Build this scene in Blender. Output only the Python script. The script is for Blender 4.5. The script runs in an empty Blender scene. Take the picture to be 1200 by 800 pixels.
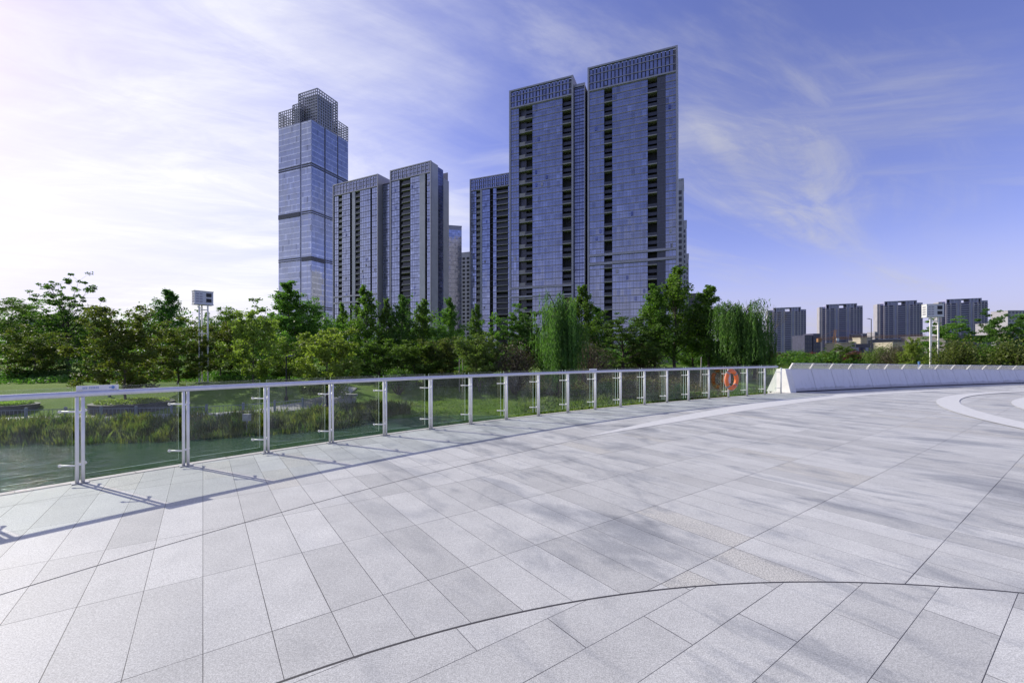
import bpy, bmesh, math, random
import numpy as np
from mathutils import Vector, Matrix
random.seed(7)
C = bpy.context.scene.collection
SC = bpy.context.scene
R = math.radians
F, HOR, EYE = 506.0, 416.0, 1.5          # focal length in photo pixels, horizon row, eye height

def gpt(px, py, z=0.0):                  # ground point seen at a photo pixel
    d = (EYE - z) * F / (py - HOR)
    return ((px - 600) / F * d, d)
def gx(px, Y): return (px - 600) / F * Y

# ------------------------------------------------------------------ meshes
class MB:
    def __init__(s): s.v = []; s.f = []; s.n = 0
    def add(s, vs, fs):
        o = len(s.v); s.v += [tuple(p) for p in vs]; s.f += [tuple(i + o for i in f) for f in fs]
    def box(s, x0, x1, y0, y1, z0, z1):
        s.add([(x0,y0,z0),(x1,y0,z0),(x1,y1,z0),(x0,y1,z0),(x0,y0,z1),(x1,y0,z1),(x1,y1,z1),(x0,y1,z1)],
              [(3,2,1,0),(4,5,6,7),(0,1,5,4),(1,2,6,5),(2,3,7,6),(3,0,4,7)])
    def obox(s, o, ux, uy, x0, x1, y0, y1, z0, z1):     # box in a local horizontal frame
        P = []
        for z in (z0, z1):
            for (a, b) in ((x0,y0),(x1,y0),(x1,y1),(x0,y1)):
                P.append((o[0]+ux[0]*a+uy[0]*b, o[1]+ux[1]*a+uy[1]*b, z))
        s.add(P, [(3,2,1,0),(4,5,6,7),(0,1,5,4),(1,2,6,5),(2,3,7,6),(3,0,4,7)])
    def tube(s, p0, p1, r0, r1=None, n=8, caps=True):
        r1 = r0 if r1 is None else r1
        p0 = Vector(p0); p1 = Vector(p1); d = p1 - p0
        if d.length < 1e-6: return
        d.normalize(); u = d.orthogonal().normalized(); w = d.cross(u)
        P = []
        for p, r in ((p0, r0), (p1, r1)):
            for k in range(n):
                a = 2*math.pi*k/n; P.append(p + (u*math.cos(a)+w*math.sin(a))*r)
        fs = [(k,(k+1)%n,n+(k+1)%n,n+k) for k in range(n)]
        if caps: fs += [tuple(range(n-1,-1,-1)), tuple(range(n,2*n))]
        s.add(P, fs)
    def sweep(s, pts, prof, closed=False):   # prof in (across, up) swept along horizontal path
        n = len(pts); m = len(prof); P = []
        for i in range(n):
            a = Vector(pts[max(i-1,0)][:2]); b = Vector(pts[min(i+1,n-1)][:2]); t = (b-a).normalized(); nn = Vector((-t.y, t.x))
            z = pts[i][2] if len(pts[i]) > 2 else 0
            for (u, w) in prof: P.append((pts[i][0]+nn.x*u, pts[i][1]+nn.y*u, z+w))
        fs = []
        for i in range(n-1):
            for k in range(m):
                k2 = (k+1) % m; fs.append((i*m+k, i*m+k2, (i+1)*m+k2, (i+1)*m+k))
        fs += [tuple(range(m)), tuple(range((n-1)*m, n*m))[::-1]]
        s.add(P, fs)
    def build(s, name, mat, parent=None, smooth=False, label=None, fixn=True):
        me = bpy.data.meshes.new(name); me.from_pydata(s.v, [], s.f); me.update()
        if fixn:
            bm = bmesh.new(); bm.from_mesh(me); bmesh.ops.recalc_face_normals(bm, faces=bm.faces); bm.to_mesh(me); bm.free()
        if smooth: me.polygons.foreach_set('use_smooth', [True]*len(me.polygons))
        return link(name, me, mat, parent, label)

def link(name, me, mat, parent=None, label=None):
    if mat is not None and not me.materials: me.materials.append(mat)
    o = bpy.data.objects.new(name, me); C.objects.link(o)
    if parent is not None: o.parent = parent
    if label: o['label'] = label
    return o
def tag(o, label, cat, group=None, kind=None):
    o['label'] = label; o['category'] = cat
    if group: o['group'] = group
    if kind: o['kind'] = kind
    return o
def thing(name, label, cat, loc=(0,0,0), rz=0, group=None):
    o = bpy.data.objects.new(name, None); C.objects.link(o); o.location = loc; o.rotation_euler = (0,0,rz)
    o.empty_display_size = .2
    return tag(o, label, cat, group)
def struct(o): o['kind'] = 'structure'; return o
def stuff(o, label, cat): return tag(o, label, cat, None, 'stuff')
def copy_thing(src, parent=None):
    c = src.copy(); C.objects.link(c)
    if parent is not None: c.parent = parent
    for ch in src.children: copy_thing(ch, c)
    return c

# ------------------------------------------------------------------ materials
class NT:
    def __init__(s, tree): s.t = tree; s.n = tree.nodes; s.l = tree.links
    def node(s, typ, **kw):
        n = s.n.new(typ)
        for k, v in kw.items(): setattr(n, k, v)
        return n
    def put(s, sock, val):
        if isinstance(val, bpy.types.NodeSocket): s.l.new(val, sock)
        elif val is not None:
            if hasattr(sock.default_value, '__len__') and not hasattr(val, '__len__'): val = (val,)*3
            if hasattr(val, '__len__') and sock.type == 'RGBA' and len(val) == 3: val = (*val, 1)
            sock.default_value = val
    def math(s, op, a, b=None, c=None, clamp=False):
        n = s.node('ShaderNodeMath', operation=op); n.use_clamp = clamp
        for i, x in enumerate((a, b, c)):
            if x is not None: s.put(n.inputs[i], x)
        return n.outputs[0]
    def mix(s, f, a, b, blend='MIX'):
        n = s.node('ShaderNodeMix', data_type='RGBA', blend_type=blend)
        s.put(n.inputs[0], f); s.put(n.inputs[6], a); s.put(n.inputs[7], b); return n.outputs[2]
    def smooth(s, v, a, b, t0=0., t1=1.):
        n = s.node('ShaderNodeMapRange', interpolation_type='SMOOTHSTEP')
        s.put(n.inputs[0], v); s.put(n.inputs[1], a); s.put(n.inputs[2], b); s.put(n.inputs[3], t0); s.put(n.inputs[4], t1)
        return n.outputs[0]
    def noise(s, vec, scale, detail=3., rough=.5, dist=0.):
        n = s.node('ShaderNodeTexNoise'); s.put(n.inputs['Vector'], vec)
        n.inputs['Scale'].default_value = scale; n.inputs['Detail'].default_value = detail
        n.inputs['Roughness'].default_value = rough; n.inputs['Distortion'].default_value = dist
        return n.outputs[0]
    def combine(s, x, y, z=0.):
        n = s.node('ShaderNodeCombineXYZ')
        for i, v in enumerate((x, y, z)): s.put(n.inputs[i], v)
        return n.outputs[0]
    def sep(s, v):
        n = s.node('ShaderNodeSeparateXYZ'); s.put(n.inputs[0], v); return n.outputs
    def white(s, vec):
        n = s.node('ShaderNodeTexWhiteNoise', noise_dimensions='3D'); s.put(n.inputs[0], vec); return n.outputs
    def bump(s, h, strength=.3, dist=.02):
        n = s.node('ShaderNodeBump'); n.inputs['Strength'].default_value = strength; n.inputs['Distance'].default_value = dist
        s.put(n.inputs['Height'], h); return n.outputs[0]

def newmat(name):
    m = bpy.data.materials.new(name); m.use_nodes = True; nt = NT(m.node_tree)
    b = m.node_tree.nodes['Principled BSDF']
    return m, nt, b
def pmat(name, col, rough=.6, metal=0., var=.12, scale=3., bump=0., coords='Object', spec=.5, col2=None, bscale=None):
    m, nt, b = newmat(name)
    tc = nt.node('ShaderNodeTexCoord').outputs[coords]
    n = nt.noise(tc, scale, 4, .6)
    c1 = tuple(max(0, x*(1-var)) for x in col); c2 = col2 or tuple(min(1, x*(1+var)) for x in col)
    nt.put(b.inputs['Base Color'], nt.mix(nt.smooth(n, .3, .7), c1, c2))
    b.inputs['Roughness'].default_value = rough; b.inputs['Metallic'].default_value = metal
    b.inputs['Specular IOR Level'].default_value = spec
    if bump: nt.put(b.inputs['Normal'], nt.bump(nt.noise(tc, bscale or scale*8, 3), bump, .02))
    return m
def leafmat(name, cols, trans=.35, rough=.55):
    m, nt, b = newmat(name)
    g = nt.node('ShaderNodeNewGeometry'); oi = nt.node('ShaderNodeObjectInfo')
    rp = nt.node('ShaderNodeValToRGB'); e = rp.color_ramp.elements
    while len(e) < len(cols): e.new(.5)
    for i, c in enumerate(cols): e[i].position = i/(len(cols)-1); e[i].color = (*c, 1)
    nt.put(rp.inputs[0], g.outputs['Random Per Island'])
    tc = nt.node('ShaderNodeTexCoord').outputs['Object']
    n = nt.noise(tc, .9, 2)
    col = nt.mix(nt.smooth(n, .35, .65, 0., .55), rp.outputs[0], tuple(c*1.35 for c in cols[-1]))
    hs = nt.node('ShaderNodeHueSaturation'); nt.put(hs.inputs['Color'], col)
    nt.put(hs.inputs['Hue'], nt.math('MULTIPLY_ADD', oi.outputs['Random'], .03, .485))
    nt.put(hs.inputs['Value'], nt.math('MULTIPLY_ADD', oi.outputs['Random'], .35, .82))
    nt.put(b.inputs['Base Color'], hs.outputs[0]); b.inputs['Roughness'].default_value = rough
    b.inputs['Specular IOR Level'].default_value = .3
    tr = nt.node('ShaderNodeBsdfTranslucent')
    nt.put(tr.inputs[0], nt.mix(1., hs.outputs[0], (1.12, 1.28, .58), 'MULTIPLY'))
    mx = nt.node('ShaderNodeMixShader'); mx.inputs[0].default_value = trans
    nt.l.new(b.outputs[0], mx.inputs[1]); nt.l.new(tr.outputs[0], mx.inputs[2])
    nt.l.new(mx.outputs[0], nt.n['Material Output'].inputs[0])
    return m

M = {}
M['steel'] = pmat('white_painted_steel', (.88,.86,.80), .4, 0, .05, 6)
M['rail'] = pmat('brushed_rail', (.66,.66,.70), .4, .25, .05, 14)
M['clamp'] = pmat('stainless_clamp', (.55,.55,.53), .3, .8, .06, 30)
M['white'] = pmat('white_panel', (.70,.70,.71), .5, 0, .07, 1.1, .05)
M['whitetrim'] = pmat('white_trim', (.72,.71,.67), .5, 0, .05, 4)
M['kerb'] = pmat('pale_kerb_stone', (.47,.46,.43), .75, 0, .12, 5, .15)
M['wstone'] = pmat('white_stone', (.63,.63,.61), .7, 0, .06, 9, .1)
M['dark'] = pmat('dark_slot', (.035,.035,.05), .6, 0, .3, 20)
M['joint'] = pmat('joint_filler', (.075,.072,.075), .9, 0, .3, 20)
M['bark'] = pmat('bark', (.055,.042,.032), .9, 0, .35, 5, .6)
M['palebark'] = pmat('pale_bark', (.12,.105,.08), .9, 0, .3, 5, .5)
M['twig'] = pmat('brown_twigs', (.10,.075,.05), .9, 0, .3, 5)
M['orange'] = pmat('orange_foam', (.86,.20,.05), .5, 0, .06, 8)
M['band'] = pmat('grey_band', (.34,.30,.28), .5, 0, .05, 9)
M['paper'] = pmat('white_plate', (.75,.75,.74), .5, 0, .04, 9)
M['ink'] = pmat('blue_lettering', (.10,.22,.50), .5, 0, .05, 9)
M['greyink'] = pmat('grey_lettering', (.22,.22,.24), .6, 0, .05, 9)
M['polegrey'] = pmat('grey_pole', (.20,.21,.23), .5, .2, .1, 3)
M['poledark'] = pmat('dark_pole', (.02,.02,.024), .5, 0, .1, 3)
M['fence'] = pmat('blue_grey_fence', (.21,.24,.29), .5, 0, .1, 2)
M['path'] = pmat('grey_path', (.36,.35,.34), .85, 0, .12, .6, .1)
M['planterwall'] = pmat('dark_planter_stone', (.07,.07,.075), .7, 0, .15, 2)
M['stone'] = pmat('pale_rough_stone', (.38,.37,.35), .85, 0, .15, 3, .3)
M['teal'] = pmat('teal_plastic', (.10,.26,.24), .5, 0, .1, 4)
M['wood'] = pmat('weathered_pole', (.42,.38,.32), .8, 0, .15, 4)
M['crane'] = pmat('orange_crane_steel', (.30,.15,.06), .6, 0, .1, 1)
M['tan'] = pmat('cream_render', (.46,.41,.33), .85, 0, .08, .4)
M['greywall'] = pmat('grey_render', (.15,.14,.145), .85, 0, .08, .3)
M['conc'] = pmat('dark_concrete', (.055,.053,.058), .8, 0, .15, .3)
M['crownback'] = pmat('crown_backing_metal', (.20,.20,.25), .5, .2, .1, .6)
M['recess'] = pmat('bronze_recess', (.085,.08,.085), .3, .3, .3, .6)
M['palecon'] = pmat('pale_cladding', (.43,.43,.48), .55, .1, .08, .25)
M['frame'] = pmat('pale_metal_frame', (.37,.36,.40), .45, .25, .06, .3)
M['slab'] = pmat('beige_slab_edge', (.33,.31,.30), .6, 0, .1, .5)
M['mull'] = pmat('mullion_metal', (.12,.12,.17), .45, .3, .1, 1)
M['louver'] = pmat('grey_louvre', (.10,.10,.125), .55, .2, .1, .8)
M['baldark'] = pmat('balcony_interior', (.02,.02,.024), .7, 0, .2, .4)
M['balrail'] = pmat('balcony_panel', (.06,.06,.075), .35, .2, .15, .8)
M['farwall'] = pmat('far_block_wall', (.31,.31,.45), .7, 0, .08, .1)
M['farpale'] = pmat('far_block_pale', (.34,.32,.36), .7, 0, .08, .1)
M['farglass'] = pmat('far_block_glass', (.055,.055,.10), .3, .1, .2, .3)
M['white_lit'] = pmat('far_block_white', (.66,.68,.74), .6, 0, .05, .2)
M['carpaint'] = pmat('white_car_paint', (.6,.6,.6), .3, 0, .03, 2)
M['carglass'] = pmat('car_glass', (.02,.02,.025), .1, 0, .1, 2)
M['tyre'] = pmat('tyre', (.02,.02,.02), .8, 0, .1, 5)

def glassfacade(name, col, pw, ph, rough=.07, var=.25, metal=.75):
    m, nt, b = newmat(name)
    tc = nt.node('ShaderNodeTexCoord').outputs['Object']; x, y, z = nt.sep(tc)
    cell = nt.combine(nt.math('FLOOR', nt.math('DIVIDE', x, pw)), nt.math('FLOOR', nt.math('DIVIDE', y, pw)), nt.math('FLOOR', nt.math('DIVIDE', z, ph)))
    w = nt.white(cell)
    f = nt.math('MULTIPLY_ADD', w[0], 2*var, 1-var)
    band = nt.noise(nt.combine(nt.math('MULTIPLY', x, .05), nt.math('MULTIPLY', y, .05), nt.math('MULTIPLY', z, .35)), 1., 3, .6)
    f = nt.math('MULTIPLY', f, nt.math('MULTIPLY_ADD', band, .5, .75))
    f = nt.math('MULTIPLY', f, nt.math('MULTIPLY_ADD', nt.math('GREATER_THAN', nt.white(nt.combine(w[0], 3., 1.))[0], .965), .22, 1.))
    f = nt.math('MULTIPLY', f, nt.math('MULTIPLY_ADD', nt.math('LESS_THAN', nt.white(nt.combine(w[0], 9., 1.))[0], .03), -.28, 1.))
    hs = nt.node('ShaderNodeHueSaturation'); nt.put(hs.inputs['Color'], (*col, 1)); nt.put(hs.inputs['Value'], f)
    nt.put(b.inputs['Base Color'], hs.outputs[0]); b.inputs['Metallic'].default_value = metal; b.inputs['Roughness'].default_value = rough
    nv = nt.node('ShaderNodeVectorMath', operation='MULTIPLY_ADD'); nt.put(nv.inputs[0], w[1]); nv.inputs[1].default_value = (.03,.03,.03); nv.inputs[2].default_value = (-.015,)*3
    g = nt.node('ShaderNodeNewGeometry'); ad = nt.node('ShaderNodeVectorMath', operation='ADD'); nt.l.new(g.outputs['Normal'], ad.inputs[0]); nt.l.new(nv.outputs[0], ad.inputs[1])
    no = nt.node('ShaderNodeVectorMath', operation='NORMALIZE'); nt.l.new(ad.outputs[0], no.inputs[0])
    nt.l.new(no.outputs[0], b.inputs['Normal'])
    return m
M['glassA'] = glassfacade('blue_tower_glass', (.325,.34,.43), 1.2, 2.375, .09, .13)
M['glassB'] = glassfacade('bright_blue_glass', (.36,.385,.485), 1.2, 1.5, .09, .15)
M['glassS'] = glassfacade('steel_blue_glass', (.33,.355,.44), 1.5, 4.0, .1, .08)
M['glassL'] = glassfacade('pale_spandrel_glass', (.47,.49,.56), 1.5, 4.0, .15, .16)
M['glassD'] = glassfacade('dark_blue_glass', (.17,.19,.32), 1.2, 3.0, .1)

# railing glass
m, nt, b = newmat('tinted_railing_glass'); nt.n.remove(b)
tr = nt.node('ShaderNodeBsdfTransparent'); tr.inputs[0].default_value = (.925,.955,.93,1)
gl = nt.node('ShaderNodeBsdfGlossy'); gl.inputs['Roughness'].default_value = 0.0; gl.inputs[0].default_value = (.9,.95,.92,1)
fr = nt.node('ShaderNodeFresnel'); fr.inputs[0].default_value = 1.5
mx = nt.node('ShaderNodeMixShader'); ge = nt.node('ShaderNodeNewGeometry'); nt.put(mx.inputs[0], nt.math('MULTIPLY', nt.math('MULTIPLY', fr.outputs[0], nt.math('SUBTRACT', 1., ge.outputs['Backfacing'])), 1.0, clamp=True)); nt.l.new(tr.outputs[0], mx.inputs[1]); nt.l.new(gl.outputs[0], mx.inputs[2])
tcg = nt.node('ShaderNodeTexCoord').outputs['Object']; df = nt.node('ShaderNodeBsdfDiffuse'); df.inputs[0].default_value = (.7,.7,.68,1)
mx2 = nt.node('ShaderNodeMixShader'); nt.put(mx2.inputs[0], nt.math('MULTIPLY', nt.smooth(nt.noise(tcg, 2.6, 6, .7), .40, .75), .05))
nt.l.new(mx.outputs[0], mx2.inputs[1]); nt.l.new(df.outputs[0], mx2.inputs[2])
nt.l.new(mx2.outputs[0], nt.n['Material Output'].inputs[0]); M['rglass'] = m

M['gedge'] = pmat('polished_glass_edge', (.50,.62,.56), .25, 0, .05, 9)
m, nt, b = newmat('weathered_white_parapet'); tc = nt.node('ShaderNodeTexCoord').outputs['Object']; x, y, z = nt.sep(tc)
drip = nt.noise(nt.combine(nt.math('MULTIPLY', x, 5.), nt.math('MULTIPLY', y, 5.), nt.math('MULTIPLY', z, .5)), 1.3, 5, .65)
wc_ = nt.mix(nt.math('MULTIPLY', nt.smooth(drip, .48, .74), .38), (.70,.70,.71), (.40,.39,.37))
low = nt.math('MULTIPLY', nt.smooth(nt.math('SUBTRACT', z, nt.math('MULTIPLY', nt.noise(tc, 3., 4, .6), .22)), .0, .10, 1., 0.), .55)
nt.put(b.inputs['Base Color'], nt.mix(low, wc_, (.33,.31,.28))); b.inputs['Roughness'].default_value = .55; M['parapet'] = m
# granite paving: slab grid turned to the promenade, other direction inside the dark circle
AX, BX = (-.5822, .8133), (.8133, .5822)
DARK_C, DARK_R = (1.99, -2.90), 5.76
m, nt, b = newmat('granite_paving')
tc = nt.node('ShaderNodeTexCoord').outputs['Object']; x, y, z = nt.sep(tc)
a_ = nt.math('ADD', nt.math('MULTIPLY', x, AX[0]), nt.math('MULTIPLY', y, AX[1]))
b_ = nt.math('ADD', nt.math('MULTIPLY', x, BX[0]), nt.math('MULTIPLY', y, BX[1]))
dx = nt.math('SUBTRACT', x, DARK_C[0]); dy = nt.math('SUBTRACT', y, DARK_C[1])
rr = nt.math('SQRT', nt.math('ADD', nt.math('MULTIPLY', dx, dx), nt.math('MULTIPLY', dy, dy)))
inside = nt.math('LESS_THAN', rr, DARK_R)
TW, TL = .306, .933
def grid(u, w, su, sw, ou, ow, stag):
    uu = nt.math('DIVIDE', nt.math('SUBTRACT', u, ou), su); ci = nt.math('FLOOR', uu)
    ww = nt.math('DIVIDE', nt.math('SUBTRACT', w, ow), sw)
    if stag: ww = nt.math('ADD', ww, nt.math('MULTIPLY', nt.math('MODULO', ci, 2.), .5))
    cj = nt.math('FLOOR', ww)
    fu = nt.math('FRACT', uu); fw = nt.math('FRACT', ww)
    du = nt.math('MULTIPLY', nt.math('MINIMUM', fu, nt.math('SUBTRACT', 1., fu)), su)
    dw = nt.math('MULTIPLY', nt.math('MINIMUM', fw, nt.math('SUBTRACT', 1., fw)), sw)
    return ci, cj, du, dw
ci1, cj1, du1, dw1 = grid(b_, a_, TW, TL, 0., 2.67, False)
ci2, cj2, du2, dw2 = grid(a_, b_, TW, TL, .05, .2, True)
def sel(p, q): return nt.math('ADD', nt.math('MULTIPLY', inside, q), nt.math('MULTIPLY', nt.math('SUBTRACT', 1., inside), p))
ci, cj, du, dw = sel(ci1, ci2), sel(cj1, cj2), sel(du1, du2), sel(dw1, dw2)
rnd = nt.white(nt.combine(ci, cj, inside))
rowr = nt.white(nt.combine(cj, 7.7, inside)); colr = nt.white(nt.combine(ci, 3.3, inside))
# joints of uneven openness: some gape, some are nearly closed
jw1 = nt.math('MULTIPLY_ADD', nt.noise(tc, .9, 2), .006, .0002)
jw2 = nt.math('MULTIPLY_ADD', nt.noise(tc, 1.3, 2), .005, -.0004)
l1 = nt.math('LESS_THAN', du, nt.math('MULTIPLY', jw1, .55)); l2 = nt.math('LESS_THAN', dw, jw2)
slot = nt.math('LESS_THAN', nt.math('ABSOLUTE', nt.math('SUBTRACT', rr, DARK_R)), .008)
line = nt.math('MAXIMUM', nt.math('MAXIMUM', l1, l2), slot)
spk = nt.noise(tc, 140., 2, .8); spk2 = nt.noise(tc, 45., 3, .75); mot = nt.noise(tc, 3.5, 5, .62)
shade_v = nt.combine(nt.math('MULTIPLY', a_, .5), nt.math('MULTIPLY', b_, 1.0))
sh1 = nt.noise(shade_v, 1.1, 5, .62, .5); sh2 = nt.noise(nt.combine(nt.math('MULTIPLY', a_, .9), nt.math('MULTIPLY', b_, 2.6), 4.), 1.3, 4, .6, .4)
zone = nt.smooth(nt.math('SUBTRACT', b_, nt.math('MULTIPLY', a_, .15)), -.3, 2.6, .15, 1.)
stain = nt.math('MULTIPLY', nt.math('MAXIMUM', nt.smooth(sh1, .50, .68), nt.math('MULTIPLY', nt.smooth(sh2, .52, .70), .7)), zone)  # soft cast shade painted into the paving colour, stronger to the right
base = (.515, .515, .49)
v = nt.math('MULTIPLY_ADD', rnd[0], .24, .88)
v = nt.math('MULTIPLY', v, nt.math('MULTIPLY_ADD', nt.smooth(spk, .35, .64), .46, .76))
v = nt.math('MULTIPLY', v, nt.math('MULTIPLY_ADD', nt.smooth(spk2, .30, .70), .20, .90))
v = nt.math('MULTIPLY', v, nt.math('MULTIPLY_ADD', mot, .34, .83))
clus = nt.noise(nt.combine(nt.math('MULTIPLY', ci, .21), nt.math('MULTIPLY', cj, .33), 2.), 1., 2)
yel = nt.math('GREATER_THAN', nt.math('ADD', rnd[0], nt.math('MULTIPLY', nt.math('SUBTRACT', clus, .5), 1.1)), .89)
coarse = nt.math('MULTIPLY', yel, nt.smooth(nt.noise(tc, 70., 3, .8), .36, .62, -.26, .16))
v = nt.math('ADD', v, coarse)
v = nt.math('MULTIPLY', v, nt.math('MULTIPLY_ADD', nt.math('MULTIPLY', stain, nt.math('MULTIPLY_ADD', nt.white(nt.combine(cj, ci, 5.))[0], .35, .75)), -.40, 1.))  # stain is the painted soft shade, darkening the slabs
col = nt.mix(yel, base, (.465,.455,.415))
col = nt.mix(nt.math('MULTIPLY', nt.smooth(nt.noise(tc, .6, 3), .55, .75), .3), col, (.42,.41,.385))
col = nt.mix(nt.math('MULTIPLY', stain, .5), col, (.40,.43,.48))  # cool bluish tint of the painted shade
hs = nt.node('ShaderNodeHueSaturation'); nt.put(hs.inputs['Color'], col); nt.put(hs.inputs['Value'], v)
nt.put(b.inputs['Base Color'], nt.mix(line, hs.outputs[0], (.06,.058,.06)))
nt.put(b.inputs['Roughness'], nt.math('MULTIPLY_ADD', mot, .25, .5)); b.inputs['Specular IOR Level'].default_value = .35
hh = nt.math('ADD', nt.math('MULTIPLY', spk2, .3), nt.math('SUBTRACT', 1., line))
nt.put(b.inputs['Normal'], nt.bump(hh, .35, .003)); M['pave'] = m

# water
m, nt, b = newmat('green_water'); tc = nt.node('ShaderNodeTexCoord').outputs['Object']
b.inputs['Base Color'].default_value = (.042,.092,.054,1); b.inputs['Roughness'].default_value = .03; b.inputs['IOR'].default_value = 1.33
w1 = nt.noise(tc, 5.5, 3, .6, .3); w2 = nt.noise(tc, 1.4, 2, .5)
rip = nt.smooth(nt.noise(tc, .16, 3, .5, .4), .42, .60, .4, 3.2)
nt.put(b.inputs['Normal'], nt.bump(nt.math('MULTIPLY', rip, nt.math('ADD', nt.math('MULTIPLY', w1, .5), nt.math('MULTIPLY', w2, .7))), .52, .2)); M['water'] = m

# grass terrain
m, nt, b = newmat('park_grass'); tc = nt.node('ShaderNodeTexCoord').outputs['Object']
g1 = nt.noise(tc, .22, 4, .6); g2 = nt.noise(tc, 9., 3, .7)
cg = nt.mix(nt.smooth(g1, .35, .65), (.12,.21,.034), (.17,.25,.05))
cg = nt.mix(nt.math('MULTIPLY', nt.smooth(g2, .4, .7), .35), cg, (.055,.10,.02))
cg = nt.mix(nt.math('MULTIPLY', nt.smooth(nt.noise(tc, 1.1, 3), .58, .72), .4), cg, (.13,.12,.05))
nt.put(b.inputs['Base Color'], cg); b.inputs['Roughness'].default_value = .95; b.inputs['Specular IOR Level'].default_value = .1
nt.put(b.inputs['Normal'], nt.bump(g2, .8, .08)); M['grass'] = m

M['lf_green'] = leafmat('mid_green_leaves', [(.06,.135,.022),(.10,.195,.032),(.15,.25,.045)], 0.52)
M['lf_dark'] = leafmat('dark_green_leaves', [(.042,.105,.022),(.068,.155,.03),(.11,.20,.038)], 0.48)
M['lf_yellow'] = leafmat('yellow_green_leaves', [(.13,.21,.032),(.20,.28,.048),(.28,.34,.08)], 0.5)
M['lf_brown'] = leafmat('bronze_green_leaves', [(.065,.145,.022),(.10,.17,.028),(.145,.155,.036)], 0.5)
M['lf_willow'] = leafmat('willow_leaves', [(.06,.13,.028),(.09,.18,.042),(.13,.22,.06)], 0.5)
M['lf_olive'] = leafmat('olive_leaves', [(.085,.13,.03),(.11,.16,.036),(.15,.18,.05)], 0.46)
M['lf_grey'] = leafmat('dry_grey_leaves', [(.06,.055,.035),(.085,.075,.05),(.12,.10,.07)], .25)
M['lf_pink'] = leafmat('pink_flowering_leaves', [(.05,.055,.025),(.14,.05,.04),(.20,.06,.06)], .3)
M['lf_hedge'] = leafmat('hedge_leaves', [(.035,.09,.018),(.06,.13,.022),(.09,.17,.03)], 0.35)
M['lf_reed'] = leafmat('reed_blades', [(.04,.11,.02),(.06,.14,.026),(.075,.15,.03),(.20,.21,.05)], 0.5)
M['lf_meadow'] = leafmat('meadow_leaves', [(.065,.14,.022),(.115,.19,.03),(.18,.23,.05)], 0.45)
M['lf_rust'] = leafmat('rusty_groundcover_leaves', [(.05,.05,.018),(.085,.065,.022),(.11,.085,.03)], .25)

# ------------------------------------------------------------------ sun, sky, camera
SUN_AZ = math.atan2(-.903, .43); SUN_EL = R(30.5)      # azimuth from +Y toward +X
sd = Vector((math.sin(SUN_AZ)*math.cos(SUN_EL), math.cos(SUN_AZ)*math.cos(SUN_EL), math.sin(SUN_EL)))
sl = bpy.data.lights.new('sun', 'SUN'); sl.energy = 4.9; sl.angle = R(.53); sl.color = (1., .94, .84)
so = bpy.data.objects.new('sun', sl); C.objects.link(so); so.location = (-40, 20, 60); so.rotation_euler = sd.to_track_quat('Z', 'Y').to_euler()
W = bpy.data.worlds.new('World'); SC.world = W; W.use_nodes = True; nt = NT(W.node_tree); bg = nt.n['Background']
sky = nt.node('ShaderNodeTexSky', sky_type='NISHITA'); sky.sun_disc = False; sky.sun_elevation = SUN_EL; sky.sun_rotation = SUN_AZ
sky.air_density = 1.0; sky.dust_density = .4; sky.ozone_density = 2.2
d = nt.node('ShaderNodeTexCoord').outputs['Generated']; x, y, z = nt.sep(d)
zz = nt.math('ADD', nt.math('MAXIMUM', z, 0.), .13)
px_ = nt.math('DIVIDE', x, zz); py_ = nt.math('DIVIDE', y, zz)
# cirrus: rotate so that streaks run along one wind direction
def rotd(ang):
    c, s = math.cos(ang), math.sin(ang)
    return (nt.math('ADD', nt.math('MULTIPLY', px_, c), nt.math('MULTIPLY', py_, s)),
            nt.math('SUBTRACT', nt.math('MULTIPLY', py_, c), nt.math('MULTIPLY', px_, s)))
u1, v1 = rotd(R(28))
n1 = nt.noise(nt.combine(nt.math('MULTIPLY', u1, .35), nt.math('MULTIPLY', v1, 1.1), 1.7), 1.0, 9, .62, .55)
u2, v2 = rotd(R(-12))
n2 = nt.noise(nt.combine(nt.math('MULTIPLY', u2, .22), nt.math('MULTIPLY', v2, .9), 5.1), .9, 8, .60, .4)
n3 = nt.noise(nt.combine(px_, py_, 2.), .35, 4, .5)
hd = nt.math('SQRT', nt.math('ADD', nt.math('MULTIPLY', x, x), nt.math('MULTIPLY', y, y)))
sdot = nt.math('DIVIDE', nt.math('ADD', nt.math('MULTIPLY', x, -.903), nt.math('MULTIPLY', y, .43)), nt.math('MAXIMUM', hd, .01))
n4 = nt.noise(nt.combine(nt.math('MULTIPLY', u1, 1.1), nt.math('MULTIPLY', v1, 2.5), 3.3), 1.5, 9, .66, .7)
n5 = nt.noise(nt.combine(nt.math('MULTIPLY', u2, .55), nt.math('MULTIPLY', v2, 1.5), 8.), .9, 9, .64, .5)
sheet = nt.math('ADD', sdot, nt.math('MULTIPLY_ADD', n3, .9, -.45))
sheet = nt.math('ADD', sheet, nt.math('MULTIPLY_ADD', n1, .9, -.45))
m1 = nt.smooth(sheet, .34, 1.0)
tex = nt.math('ADD', nt.math('MULTIPLY', nt.smooth(n5, .34, .62), .55), nt.math('MULTIPLY', nt.smooth(n4, .35, .66), .45))
wis = nt.math('MULTIPLY', nt.smooth(n1, .47, .72), nt.math('MULTIPLY', nt.smooth(n3, .36, .58), nt.math('MULTIPLY_ADD', nt.smooth(n4, .32, .66), .8, .2)))
wis2 = nt.math('MULTIPLY', nt.smooth(n2, .50, .70), nt.math('MULTIPLY_ADD', nt.smooth(n5, .36, .64), .8, .1))
mask = nt.math('MAXIMUM', nt.math('MULTIPLY', m1, nt.math('MULTIPLY_ADD', tex, .52, .50)), nt.math('MULTIPLY_ADD', nt.math('MAXIMUM', wis, wis2), .66, .04))
hor = nt.smooth(z, .0, .10, .18, 0.)
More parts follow.
